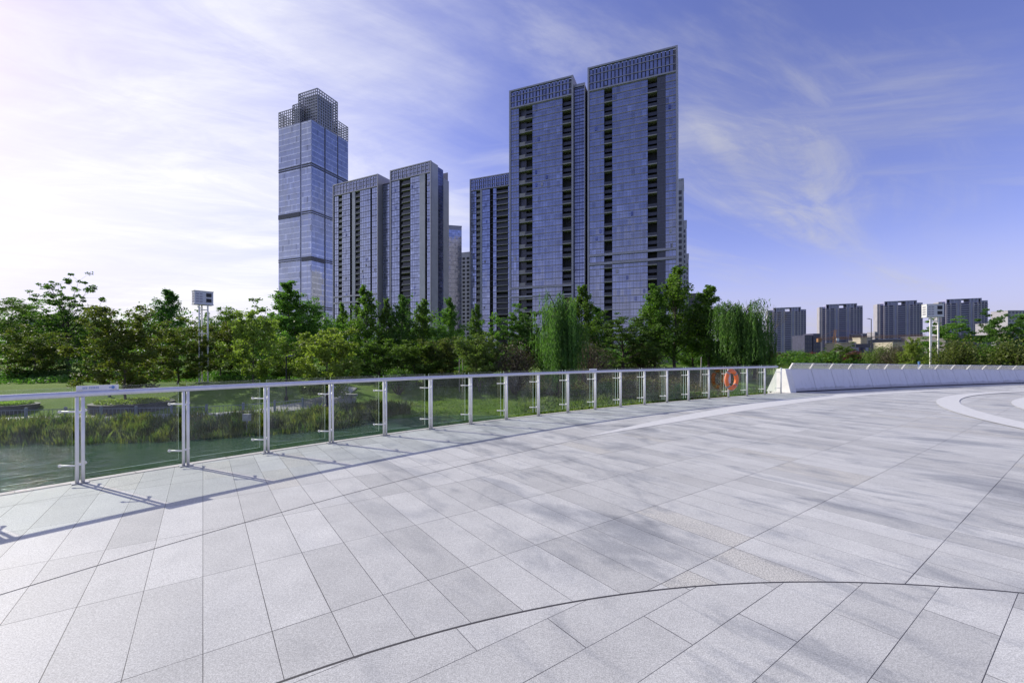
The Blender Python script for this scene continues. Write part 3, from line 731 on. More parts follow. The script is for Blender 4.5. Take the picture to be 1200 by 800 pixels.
t4 = tower('glass_tower', 'lower left-hand tower of the left pair with two belts above the trees', ox4, oy4, *dB, 33.2, 97.3, 15,
      [(.25,.9,'N'),(.9,u[1],'G'),(u[1],u[2],'H'),(u[2],u[3],'G'),(u[3],u[4],'N'),(u[4],u[5],'P'),(u[5],u[6],'B'),(u[6],u[7],'G'),(u[7],u[7]+1.2,'N'),(u[7]+1.2,32.95,'G')], 6.5, fl=3.0, glass='glassB', step=1.5,
      belts=[(33.6,34.4),(30.2,31.0)], seed=13, nwin=12, group='blue glass apartment towers')
b = MB(); b.box(33.55, 44.5, 3.2, 11, -1.5, 93); wg = b.build('link_wing', M['conc'], t4)
b = MB(); b.box(33.8, 44.4, 3.0, 3.18, -1.5, 92.5); b.build('link_glazing', M['glassB'], wg)
b = MB()
for k in range(61): b.box(33.8, 44.4, 2.85, 3.01, 92.4-1.5*k-(.3 if k % 2 == 0 else .1), 92.4-1.5*k)
for q in np.arange(34.8, 44.3, 1.2): b.box(q-.05, q+.05, 2.88, 3.01, -1.5, 92)
b.build('link_mullions', M['mull'], wg)

# tall office tower with open lattice crown
S = thing('office_tower', 'tallest glass tower at the far left with an open steel lattice crown', 'tower', (gx(365, 300), 300, 0), math.atan2(-.3886, .9215))
WS, DS = 32.1, 34.5
b = MB(); b.box(-WS+.2, -.2, .2, DS-.2, -1.5, 164.6); b.build('core', M['louver'], S)
levels = [133, 100, 68, 34]
for nm, args in (('front', (-WS, 0, 0)), ('side', (0, DS, 1))):
    b = MB()
    if args[2] == 0: b.box(-WS, -10.5, 0, .19, -1.5, 165); b.box(-9.7, -.002, 0, .19, -1.5, 165)
    else: b.box(-.19, 0, .192, 11.2, -1.5, 165); b.box(-.19, 0, 12.4, 23.4, -1.5, 165); b.box(-.19, 0, 24.4, DS, -1.5, 165)
    g_ = b.build('curtain_wall', M['glassS'], S); b = MB()
    z = 163.5; k = 0
    while z > 0:
        if args[2] == 0: b.box(-WS+.1, -10.95, -.10, .02, z, z+.95); b.box(-9.25, -.1, -.10, .02, z, z+.95)
        else: b.box(-.02, .10, .2, 11.15, z, z+.95); b.box(-.02, .10, 12.45, 23.35, z, z+.95); b.box(-.02, .10, 24.45, DS-.1, z, z+.95)
        z -= 4.0; k += 1
    b.build('spandrels', M['glassL'], g_)
    for li, lv in enumerate(levels):
        spans = ((-WS+.05,-10.95),(-9.25,.28)) if args[2] == 0 else ((.02,11.15),(12.45,23.35),(24.45,DS-.1))
        for (q0, q1) in spans:
            for dz_ in (0, 1.5):
                b = MB()
                if args[2] == 0: b.box(q0, q1, -.3, .01, lv+dz_, lv+dz_+.7)
                else: b.box(-.01, .29, q0, q1, lv+dz_, lv+dz_+.7)
                b.build('mechanical_floor', M['louver'], S)
for bx_ in ((-WS-.02,-11,-.32,.0,99.2,102.4), (-9.2,.31,-.32,.0,67.2,70.2), (.0,.32,.0,11,67.2,70.2)):
    b = MB(); b.box(*bx_); b.build('dark_plant_floor', M['louver'], S)
def lattice(name, x0, x1, y0, y1, z0, z1, st, bar=.40):
    b = MB(); nz = max(1, int(round((z1-z0)/st)))
    for (a, c, fx, pos) in ((x0, x1, True, y0), (y0, y1, False, x1), (x0, x1, True, y1), (y0, y1, False, x0)):
        n = max(1, int(round((c-a)/st)))
        for k in range(n+1):
            q = a+(c-a)*k/n
            if fx: b.box(q-bar/2, q+bar/2, pos-bar/2, pos+bar/2, z0, z1)
            else: b.box(pos-bar/2-.01, pos+bar/2+.01, q-bar/2, q+bar/2, z0, z1-.01)
        for k in range(nz+1):
            z = z0+(z1-z0)*k/nz; h = bar*1.15
            if fx: b.box(a+.01, c-.01, pos-bar/2-.02, pos+bar/2+.02, z-h/2, z+h/2)
            else: b.box(pos-bar/2-.03, pos+bar/2+.03, a+.02, c-.02, z-h/2, z+h/2)
    return b.build(name, M['frame'], S)
lattice('crown_lattice', -WS, -18.6, .2, 12, 165.2, 176.6, 1.9)
lattice('crown_lattice', -18.3, -11.4, .3, 5, 165.2, 179.0, 1.75)
lattice('crown_lattice', -18.2, -.1, 5.2, 23.8, 165.2, 189.6, 2.05, .5)
lattice('crown_lattice', -12, -.15, 24.1, DS-.1, 165.2, 176.2, 1.9)
b = MB(); b.box(-13.5, -1.6, 6.8, 20.5, 165, 187.3); b.build('crown_core', M['glassL'], S)
b = MB(); b.box(-17.6, -12.2, 1.2, 4.2, 165, 176.5); b.build('crown_screen', M['glassS'], S)

# slabs seen behind the others
def plain_tower(label, pxl, pxr, ytop, Y, D, wallm, glassm, fl=3.0, d=dA, pal=.35, group='towers half hidden behind nearer ones'):
    ox, oy = gx(pxl, Y), Y; k = (pxr-600)/F; w = (k*oy-ox)/(d[0]-k*d[1]); H = (HOR-ytop)/F*Y+EYE
    th = thing('apartment_tower', label, 'tower', (ox, oy, 0), math.atan2(d[1], d[0]), group)
    b = MB(); b.box(0, w, 0, D, -1.5, H); b.build('wall', M[wallm], th)
    n = max(1, int(w/3.2)); nf = int((H-4)/fl)
    for q in range(n):
        u0 = w*(q+.5-pal)/n; u1 = w*(q+.5+pal)/n; b = MB()
        for f_ in range(nf): b.box(u0, u1, -.06, .05, 2+fl*f_, 2+fl*f_+fl*(.62 if pal < .42 else .93))
        b.build('window_column', M[glassm], th)
    b = MB()
    for f_ in range(0, nf, 1): b.box(w-.02, w+.06, 1.2, D-1.2, 2+fl*f_, 2+fl*f_+fl*.55)
    b.build('side_windows', M[glassm], th)
    b = MB(); b.box(-.15, w+.15, -.15, D+.15, H, H+.7); b.build('parapet', M[wallm], th)
    return th
plain_tower('narrow bright blue tower visible between the left pair and the middle slab', 526, 541, 265, 290, 22, 'palecon', 'glassB', d=(.97,.24), pal=.49)
plain_tower('pale tower with small square windows just left of the middle slab', 541, 556, 297, 330, 20, 'palecon', 'baldark', pal=.3)
plain_tower('pale grey slab peeping out right of the tallest tower, nearest of three', 770, 801, 215, 215, 16, 'palecon', 'louver', pal=.3)
plain_tower('pale grey slab peeping out behind, middle one of three steps right of the tallest tower', 770, 804.5, 263, 262, 16, 'palecon', 'louver', pal=.3)
plain_tower('lowest of three pale steps peeping out right of the tallest tower', 772, 807, 301, 300, 16, 'palecon', 'louver', pal=.3)
plain_tower('low grey block behind the poplars on the right of the tallest tower', 806, 832, 345, 330, 14, 'greywall', 'farglass', pal=.4)

# four far blocks
def far_block(ox, Y, w, H, label, src=None):
    th = thing('apartment_block', label, 'apartment block', (ox, Y, 0), R(-24), 'identical far apartment blocks')
    s = w/58.; Hm = H
    wl_ = MB(); wl_.box(0, 9.5*s, 3, 20, -1, Hm-3.2); wl_.box(8.2*s, 50*s, 0, 18, -1, Hm-6); wl_.box(49.5*s, 58*s, 2, 19, -1, Hm-3.5); wl_.build('wall', M['farwall'], th)
    pr = MB()
    for q in (8.2, 13.5, 20.5, 25, 36, 40.5, 45.5, 49.3): pr.box(q*s-.7, q*s+.7, -.9, .1, -1, Hm-6)
    for q in (3.2, 54): pr.box(q*s-.6, q*s+.6, 1.6, 3.1, -1, Hm-4)
    pr.build('pier', M['farpale'], th)
    pr = MB(); pr.box(-.3, 2.2*s, 2.4, 19, -1, Hm-3.3); pr.build('side_pier', M['farpale'], th)
    nf = 24; fh = (Hm-7)/nf
    for (a, c, yy) in ((9.2,12.8,0), (14.3,19.8,0), (25.8,35.2,0), (41.2,44.8,0), (46.2,48.6,0), (4,8,3), (50.4,53.2,2), (54.8,57.7,2)):
        b = MB(); b.box(a*s, c*s, yy-.25, yy-.02, 0, Hm-6.4); bc = b.build('window_bay', M['farglass'], th)
        b = MB(); pf = [(yy-.2, 0.)]
        for f_ in range(nf): pf += [(yy-1.5, f_*fh), (yy-1.5, f_*fh+fh*.36), (yy-.21, f_*fh+fh*.36), (yy-.21, (f_+1)*fh)]
        pf.append((yy-.2, nf*fh)); q_n = len(pf)
        b.add([(a*s-.1, p_, z_) for p_, z_ in pf]+[(c*s+.1, p_, z_) for p_, z_ in pf], [(k,(k+1)%q_n,q_n+(k+1)%q_n,q_n+k) for k in range(q_n)]+[tuple(range(q_n))[::-1], tuple(range(q_n,2*q_n))])
        b.build('balcony_stack', M['farwall'], bc)
    t = MB()
    t.box(8.2*s, 50*s, -.5, 17, Hm-.9, Hm)
    for q in (8.2, 13.2, 17.5, 25, 37, 41, 45.4, 49.5): t.box(q*s-.9 if q > 9 else q*s, q*s+.9 if q < 49 else 50*s, -.4, 16.5, Hm-6, Hm-.9)
    t.box(13.6*s, 24.6*s, .4, 16, Hm-6, Hm-.95); t.box(37.5*s, 45*s, .4, 16, Hm-6, Hm-.95)
    t.build('roof_frame', M['farwall'], th)
    return th
Yf = 650.
for pxl, pxr, yt, lb_ in ((900,945,361,'leftmost of the four dark far apartment blocks beside the willow'),(961,1011.5,357,'second far apartment block from the left, behind the crane mast'),
                      (1029,1082,353.5,'third far apartment block, just left of the white box tower'),(1101,1158.5,351,'rightmost far apartment block, behind the leafy tree beside the white box tower')):
    far_block(gx(pxl, Yf), Yf, ((pxr-600)/F*Yf-gx(pxl, Yf))/(math.cos(R(24))+(pxr-600)/F*math.sin(R(24))), (HOR-yt)/F*Yf+EYE, lb_)
def low_block(name, label, pxl, pxr, yt, Y, D, mat, wins=(0,0), wm='farglass', rot=0., cat='building', group=None):
    ox = gx(pxl, Y); w = gx(pxr, Y)-ox; H = (HOR-yt)/F*Y+EYE
    th = thing(name, label, cat, (ox, Y, 0), rot, group)
    b = MB(); b.box(0, w, 0, D, -1, H); b.build('wall', M[mat], th)
    b = MB(); b.box(-.15, w+.15, -.15, D+.15, H, H+.35); b.build('parapet', M[mat], th)
    nx_, nz_ = wins
    for i in range(nx_):
        for j in range(nz_):
            b = MB(); cw = w/nx_; ch = (H+.4)/nz_
            b.box(cw*(i+.25), cw*(i+.75), -.05, .05, -.4+ch*(j+.35), -.4+ch*(j+.78)); b.build('window', M[wm], th)
    return th
low_block('office_block', 'dark low block in the gap beside the leftmost far apartment block', 943, 952, 393, 560, 25, 'farglass', (3,5), 'louver')
low_block('office_block', 'dark cube block with pale left edge in front of the second far block', 953, 961.5, 391, 560, 20, 'farglass', (3,5), 'louver')
low_block('office_block', 'dark low block between the second and third far apartment blocks', 1011, 1026, 391, 600, 25, 'farglass', (4,4), 'louver')
low_block('office_block', 'pale narrow block behind the street lamp between far blocks', 1025, 1030, 389, 560, 12, 'farpale', (1,5))
low_block('office_block', 'pale small block right of the rightmost far apartment block', 1158, 1167, 379, 540, 15, 'farpale', (3,6))
low_block('office_block', 'pale tall building behind the tree at the right edge', 1181, 1215, 364, 420, 15, 'farpale', (8,11))
tb = low_block('house', 'cream three-storey house in front of the second far block', 997, 1003, 402, 170, 14, 'tan', (1,3), 'greywall')
b = MB(); w0 = gx(1003, 170)-gx(997, 170); b.box(w0+.1, w0+6.5, 1, 13, -1, 6.0); wg = b.build('shaded_front', M['greywall'], tb)  # stands for the house's shaded front, the shade put into its grey colour
for i in range(3):
    for j in range(2):
        b = MB(); b.box(w0+.8+1.9*i, w0+1.9+1.9*i, .93, 1.05, .6+2.5*j, 2.0+2.5*j); b.build('shaded_front_window', M['palecon' if (i+j) % 2 else 'farglass'], wg)
low_block('house', 'small cream penthouse block left of the street lamp', 1016, 1022, 396, 190, 8, 'tan', (1,2), 'greywall')
low_block('hall', 'long grey flat-roofed hall behind the bushes right of the lamp', 1022, 1075, 398.5, 200, 14, 'greywall', (12,2))
low_block('hall', 'cream flat-roofed annex left of the white box tower', 1046, 1078, 402, 150, 8, 'tan', (5,1), 'greywall')
low_block('hall', 'grey windowless hall with one strip window behind the right-hand tree', 1108, 1162, 394, 140, 16, 'greywall', (5,2))
low_block('hall', 'pale low building glimpsed through the trees at the left edge', 34, 60, 372, 125, 12, 'farpale', (7,3))
low_block('hall', 'pale low building glimpsed between trees right of the left box tower', 262, 300, 376, 130, 12, 'farpale', (6,3))
low_block('shed', 'dark red shed behind the poplar trunks', 768, 806, 411, 110, 8, 'tan', (5,1), 'greywall', cat='shed')

# tower crane
Yc = 300.
cr = thing('tower_crane', 'orange tower crane with long level jib in front of the far blocks', 'crane', (gx(978, Yc), Yc, 0))
def truss(b, p0, p1, w, n, r=.10):
    p0 = Vector(p0); p1 = Vector(p1); d = (p1-p0).normalized(); a = d.orthogonal().normalized(); c = d.cross(a)
    cs = [(a*sx+c*sy)*w/2 for sx, sy in ((1,1),(1,-1),(-1,-1),(-1,1))]
    for q in cs: b.tube(p0+q, p1+q, r, n=5)
    for k in range(n):
        for j in range(4):
            b.tube(p0.lerp(p1, k/n)+cs[j], p0.lerp(p1, (k+1)/n)+cs[(j+1)%4], r*.6, n=4, caps=False)
b = MB(); truss(b, (0,0,-1), (0,0,14.5), 1.6, 9, .14); b.build('mast', M['crane'], cr)
b = MB(); truss(b, (-12,0,12.8), (0,0,13.2), 1.2, 7); truss(b, (0,0,13.2), (63,0,15.2), 1.2, 34); b.build('jib', M['crane'], cr)
b = MB(); truss(b, (0,0,14.5), (.6,0,19), 1.0, 4); b.tube((.6,0,19), (-11,0,13.4), .08); b.tube((.6,0,19), (38,0,15.0), .08); b.build('apex', M['crane'], cr)
b = MB(); b.box(.9, 2.4, -1.1, .3, 11.4, 13.2); b.build('cab', M['white_lit'], cr)
b = MB(); b.box(-12, -9.6, -.9, .9, 10.6, 13.0); b.build('counterweight', M['crane'], cr)

# ------------------------------------------------------------------ white box towers
def box_tower(px, Y, ytop, ybox, wpx, label, rz):
    x = gx(px, Y); zb = tz(x, Y); th = thing('lighting_tower', label, 'lighting tower', (x, Y, zb), rz, 'white three-legged box towers')
    zt = (HOR-ytop)/F*Y+EYE-zb; zl = (HOR-ybox)/F*Y+EYE-zb; w = wpx/F*Y; dd = w*.55
    b = MB(); b.box(-w/2, w/2, -dd/2, dd/2, zl, zt); bx = b.build('box', M['white'], th)
    b = MB()
    b.box(w*.12, w*.40, -dd/2-.03, -dd/2+.02, zl+(zt-zl)*.58, zl+(zt-zl)*.88); b.box(w*.12, w*.40, -dd/2-.03, -dd/2+.02, zl+(zt-zl)*.16, zl+(zt-zl)*.44)
    b.build('dark_vent', M['poledark'], bx)
    b = MB()
    for k in range(4):
        for j in range(2): b.box(-w*.42+.2*w*j, -w*.28+.2*w*j, -dd/2-.025, -dd/2+.02, zl+(zt-zl)*(.14+.2*k), zl+(zt-zl)*(.24+.2*k))
        b.box(-w/2-.025, -w/2+.02, -dd*.3, dd*.3, zl+(zt-zl)*(.14+.2*k), zl+(zt-zl)*(.26+.2*k))
    b.build('louvres', M['frame'], bx)
    b = MB(); b.box(-w/2-.04, w/2+.04, -dd/2-.04, dd/2+.04, zt, zt+.06); b.build('box_lid', M['whitetrim'], bx); b = MB(); b.box(-w/2-.03, w/2+.03, -dd/2-.03, dd/2+.03, zl-.08, zl); b.build('box_base', M['whitetrim'], bx)
    lg = ((-w*.23,-dd*.3), (w*.23,-dd*.3), (0,dd*.32))
    for (a, c) in lg:
        b = MB(); b.box(a-w*.036, a+w*.036, c-w*.036, c+w*.036, -.3, zl-.08); b.build('leg', M['steel'], th)
    for f_ in (.2, .62, .93):
        for k in range(3):
            p0, p1 = lg[k], lg[(k+1)%3]; b = MB(); b.tube((*p0, zl*f_), (*p1, zl*f_), w*.022, n=6); b.build('tie', M['steel'], th)
    return th
box_tower(237.5, 44, 342, 356.5, 18.5, 'white box on three legs rising among the trees at left', R(50))
box_tower(1093, 62, 357, 371, 16.5, 'white box on three legs behind the lattice parapet at right', R(-15))

# ------------------------------------------------------------------ poles and lamps
def lamp(px, Y, ytop, label, arm=-1., name='street_lamp', mat='poledark', r=.07, armz=.0):
    x = gx(px, Y); zb = tz(x, Y); h = (HOR-ytop)/F*Y+EYE-zb
    th = thing(name, label, 'lamp', (x, Y, zb), 0)
    b = MB(); b.tube((0,0,-.2), (0,0,h*.55), r, r*.9, 10); b.tube((0,0,h*.55), (0,0,h), r*.8, r*.7, 10); b.box(-r*1.6, r*1.6, -r*1.6, r*1.6, -.2, .35); b.build('pole', M[mat], th)
    b = MB(); b.tube((0,0,h-.12), (arm*.9,0,h), r*.5, r*.45, 6); ar = b.build('arm', M[mat], th)
    b = MB(); b.box(min(arm*.5,arm*1.25), max(arm*.5,arm*1.25), -.14, .14, h-.02, h+.09); b.build('lamp_head', M['polegrey'], ar)
    return th
lamp(1021, 95, 373.5, 'tall dark street lamp with short arm in front of the cream house', -.75, r=.10)
lamp(335.5, 38, 417, 'short dark lamp post below the big tree in front of the office tower', .5, 'park_lamp')
lamp(128.3, 37, 430, 'slim grey lamp post behind the plate on the handrail', -.35, 'park_lamp', 'polegrey', .045)
def stick(name, px, Y, y0, ytop, label, cat, mat, r, lean=0., group=None):
    x = gx(px, Y); zb = tz(x, Y)-.2; zt = (HOR-ytop)/F*Y+EYE
    th = thing(name, label, cat, (x, Y, zb), 0, group)
    b = MB(); b.tube((0,0,0), (lean,0,zt-zb), r, r*.85, 8); b.build('pole', M[mat], th)
    b = MB(); b.tube((lean,0,zt-zb), (lean*1.02,0,zt-zb+.06), r*1.25, r*.7, 8); b.build('cap', M[mat], th); return th
stick('pole', 538.3, 47, 0, 421.5, 'left of two pale poles standing beside the hedge', 'pole', 'wood', .05, 0, 'pale poles')
stick('pole', 542.2, 47, 0, 418.5, 'right and taller of two pale poles beside the hedge', 'pole', 'wood', .05, 0, 'pale poles')
stick('pole', 820.5, 45, 0, 419, 'pale leaning stake left of the lifebuoy behind the railing', 'pole', 'wood', .06, .12, 'pale poles')
stick('bollard', 1143, 60, 0, 412, 'slim grey post behind the parapet right of the white box tower', 'post', 'polegrey', .07)
stick('bin', 1077, 55, 0, 424, 'small blue bin top peeping over the lattice parapet', 'bin', 'ink', .13)

# ------------------------------------------------------------------ far bank: path, fence, planters
off_s = [p for p in SHORE if -95 <= p[0] <= -10]
def inland(dist, pts):
    out = []
    for i in range(len(pts)):
        a, b_ = pts[max(i-1, 0)], pts[min(i+1, len(pts)-1)]; l = math.hypot(b_[0]-a[0], b_[1]-a[1]); t = ((b_[0]-a[0])/l, (b_[1]-a[1])/l)
        out.append((pts[i][0]-t[1]*dist, pts[i][1]+t[0]*dist))
    return out
def resample(pts, step):
    out = []
    for a, b_ in zip(pts[:-1], pts[1:]):
        n = max(1, int(math.hypot(b_[0]-a[0], b_[1]-a[1])/step))
        for k in range(n): out.append((a[0]+(b_[0]-a[0])*k/n, a[1]+(b_[1]-a[1])*k/n))
    return out+[pts[-1]]
base_l = resample([(-90,6),(-60,17),(-40,22.5),(-29.4,24.8),(-25,25.4),(-20.6,26.2),(-17.2,28.0)], 1.5)
pin, pout = inland(4.3, base_l), inland(7.3, base_l)
tail_in = [(-18.2,33.5),(-16.6,36),(-15.8,40),(-16.5,46)]; tail_out = [(-19.6,36),(-18.6,38),(-18.1,41),(-18.8,46)]
mb = MB(); li, lo_ = pin+tail_in, pout+tail_out; n = len(li)
mb.add([(x, y, tz(x, y)+.07) for x, y in li]+[(x, y, tz(x, y)+.07) for x, y in lo_]+[(x, y, tz(x, y)-.3) for x, y in li], [(k,k+1,n+k+1,n+k) for k in range(n-1)]+[(k,k+1,2*n+k+1,2*n+k) for k in range(n-1)])
struct(mb.build('footpath', M['path']))
fpts = [p for p in inland(4.1, base_l)+[(-18.0,33.2),(-16.3,35.8)] if p[0] > -58]
fc = thing('bank_fence', 'low blue grey railing of slim bars along the far bank path', 'fence', (*fpts[-1], 0)); FO = fpts[-1]
fr_ = resample(fpts, .22); acc = 0; last = None; bars = MB(); rails = MB(); k = 0; posts = []
for q in fr_:
    if last is not None: acc += math.hypot(q[0]-last[0], q[1]-last[1])
    z = tz(*q)
    if last is None or acc > 2.05: posts.append(q); acc = 0
    else: bars.tube((q[0]-FO[0], q[1]-FO[1], z+.12), (q[0]-FO[0], q[1]-FO[1], z+.92), .011, n=4, caps=False)
    last = q
for a, b_ in zip(fr_[:-1], fr_[1:]):
    for hz in (.12, .92): rails.tube((a[0]-FO[0], a[1]-FO[1], tz(*a)+hz), (b_[0]-FO[0], b_[1]-FO[1], tz(*b_)+hz), .022, n=5, caps=False)
bars.build('bars', M['fence'], fc); rails.build('rail', M['fence'], fc)
for q in posts:
    b = MB(); z = tz(*q); b.box(q[0]-FO[0]-.06, q[0]-FO[0]+.06, q[1]-FO[1]-.06, q[1]-FO[1]+.06, z-.1, z+1.08); b.build('post', M['fence'], fc)

def leaves_mesh(name, P, D, size, aspect, rng, mat, updir=None):
    """one rhombic leaf per point P; D = preferred axis (n,3) or None"""
    n = len(P); A = rng.normal(size=(n, 3)) if D is None else D+rng.normal(size=(n, 3))*.35
    A /= np.linalg.norm(A, axis=1, keepdims=True)+1e-9
    B = np.cross(A, rng.normal(size=(n, 3))); B /= np.linalg.norm(B, axis=1, keepdims=True)+1e-9
    s = (size*rng.uniform(.65, 1.35, n))[:, None]
    nrm = np.cross(A, B)
    v = np.stack([P-A*s*.5, P+B*s*aspect*.5+nrm*s*.08, P+A*s*.5, P-B*s*aspect*.5+nrm*s*.08], 1).reshape(-1, 3)
    q = np.arange(4*n).reshape(n, 4); me = quad_mesh(name, v, q); me.materials.append(mat); return me

def round_planter(px, Y, rad, label):
    x = gx(px, Y); z = tz(x, Y); th = thing('round_planter', label, 'planter', (x, Y, z), 0, 'round stone planters on the bank path')
    mb = MB(); N = 36
    for r0, r1, z0, z1 in ((rad, rad, -.2, .38),):
        P = [(r0*math.cos(2*math.pi*k/N), r0*math.sin(2*math.pi*k/N), z0) for k in range(N)]+[(r1*math.cos(2*math.pi*k/N), r1*math.sin(2*math.pi*k/N), z1) for k in range(N)]
        P += [((r1-.25)*math.cos(2*math.pi*k/N), (r1-.25)*math.sin(2*math.pi*k/N), z1) for k in range(N)]+[((r1-.25)*math.cos(2*math.pi*k/N), (r1-.25)*math.sin(2*math.pi*k/N), .1) for k in range(N)]
        fs = []
        for j in range(3): fs += [(j*N+k, j*N+(k+1)%N, (j+1)*N+(k+1)%N, (j+1)*N+k) for k in range(N)]
        mb.add(P, fs)
    mb.build('planter_wall', M['planterwall'], th)
    mb = MB(); mb.tube((0,0,.38), (0,0,.43), rad+.05, n=N); mb.build('seat_rim', M['planterwall'], th)
    rng = np.random.default_rng(int(px)); n = 2600; a = rng.uniform(0, 6.28, n); r = (rad-.3)*np.sqrt(rng.uniform(0, 1, n))
    P = np.stack([r*np.cos(a), r*np.sin(a), .42+rng.uniform(0, .22, n)], 1)
    link('planting', leaves_mesh('planting', P, None, .14, .6, rng, M['lf_yellow']), None, th)
    return th
round_planter(156, 34.3, 2.6, 'dark round planter around the young tree on the bank path')
round_planter(8, 32.6, 1.7, 'dark round planter at the left edge of the bank path')
bn = thing('stone_bench', 'pale stone slab bench seen through the glass below the light green tree', 'bench', (gx(404, 40), 40, tz(gx(404,40),40)))
b = MB(); b.box(-1.3, 1.1, -.35, .35, .62, .80); b.build('upper_slab', M['stone'], bn)
b = MB(); b.box(-.5, .9, -.5, .5, 0, .45); b.box(-.2, .6, -.3, .3, .45, .62); b.build('base', M['stone'], bn)
mk = thing('marker_box', 'pale grey box on a stub post among the reeds', 'sign', (gx(289.5, 28.0), 28.0, -3.65))
b = MB(); b.box(-.24, .2, -.12, .12, .9, 1.35); b.box(-.20, .16, -.14, -.121, .96, 1.29); b.build('box', M['stone'], mk)
b = MB(); b.tube((0,0,-.3), (0,0,.9), .06, n=8); b.build('post', M['polegrey'], mk)
def floaty(px, py, label, rad):
    Y = (EYE+3.6)*F/(py-HOR); th = thing('float', label, 'float', (gx(px, Y), Y, -3.6), 0, 'teal floats by the reeds')
    b = MB(); b.tube((0,0,-.08), (0,0,.12), rad, rad*.92, 20); b.build('disc', M['teal'], th)
    b = MB(); b.tube((0,0,.12), (0,0,.3), rad*.25, rad*.2, 10); b.build('cap', M['teal'], th)
floaty(378, 498, 'teal disc float on the water nearer the reeds', .33)
floaty(396, 497.5, 'smaller teal disc float right of the other one', .26)

# ------------------------------------------------------------------ vegetation
def tree_proto(seed, h, zb, Rm, radf, nlat, elev, cl, nleaf, lsize, leafm, barkm, leader=.95, tr=.022, aspect=.6, drop=0., multi=1, sub=3, flat=.9, lean=0., taper=0.):
    """trunk, limbs and twigs as one mesh; leaf clumps along every limb as the crown"""
    rng = np.random.default_rng(seed); rnd = random.Random(seed); tb = MB(); anchors = []
    stems = []
    for m_ in range(multi):
        a = 6.28*m_/multi+rnd.random(); sp = 0 if multi == 1 else rnd.uniform(.10, .26)*h*.5
        pts = []; x = y = 0.
        for k in range(8):
            t = k/7; pts.append(Vector((math.cos(a)*sp*t+rnd.uniform(-1,1)*.012*h*(k>0)+lean*h*t, math.sin(a)*sp*t+rnd.uniform(-1,1)*.012*h*(k>0), h*leader*t*(1 if multi == 1 else rnd.uniform(.85,1)))))
        stems.append(pts); r0 = tr*h/(multi**.5)
        for k in range(7): tb.tube(pts[k], pts[k+1], r0*(1-.125*k), r0*(1-.125*(k+1)), 7, caps=(k==0))
    def on(pts, z):
        for p, q in zip(pts[:-1], pts[1:]):
            if p.z <= z <= q.z: return p.lerp(q, (z-p.z)/max(q.z-p.z, 1e-6))
        return pts[-1].copy()
    for i in range(nlat):
        t = (i+rnd.random()*.8)/nlat; z = h*(zb*.75+(leader-zb*.75)*t*.97); st = stems[i % multi]; p = on(st, z)
        az = 2.4*i+rnd.uniform(-.5, .5); el = R(elev(t)+rnd.uniform(-12, 12)); L = Rm*h*radf(t)*rnd.uniform(.72, 1.12)
        d = Vector((math.cos(az)*math.cos(el), math.sin(az)*math.cos(el), math.sin(el))); L = L/max(.35, math.cos(el)); L = min(L, h*.5)
        q = p.copy(); r = tr*h*.45*(1-.6*t); prev = q; n = 4
        for k in range(n):
            dd = (d+Vector((rnd.uniform(-.2,.2), rnd.uniform(-.2,.2), rnd.uniform(-.1,.22)))).normalized()
            nx = prev+dd*L/n; tb.tube(prev, nx, r*(1-k/n*.8), r*(1-(k+1)/n*.8), 5, caps=False)
            if k >= 1 and rnd.random() >= drop: anchors.append((nx, 1-taper*t))
            for s_ in range(sub if k >= 1 else 1):
                if rnd.random() < drop: continue
                sd_ = (dd*.6+Vector((rnd.gauss(0,.7), rnd.gauss(0,.7), rnd.gauss(.15,.55)))).normalized(); e = nx+sd_*L*rnd.uniform(.16, .36)
                tb.tube(nx, e, r*.25, r*.1, 4, caps=False); anchors.append((e, 1-taper*t))
            prev = nx
    for st in stems: anchors += [(st[-1], 1-taper), (st[-2].lerp(st[-1], .5), 1-taper*.9)]
    P = []
    for a, sf in anchors:
        n = int(1.9*nleaf*sf*rnd.uniform(.55, 1.35)); c = np.array(a); rr = cl*h*sf*rnd.uniform(.7, 1.25)
        v = rng.normal(size=(n, 3)); v /= np.linalg.norm(v, axis=1, keepdims=True); v *= (rng.uniform(0, 1, n)**.45)[:, None]*rr; v[:, 2] *= flat
        P.append(c+v)
    P = np.concatenate(P); P = P[P[:, 2] > .12*h*zb]
    D = np.tile(np.array([[0, 0, -.25]]), (len(P), 1))
    cm = leaves_mesh('crown', P, None, lsize, aspect, rng, M[leafm])
    return tb, cm, barkm, P
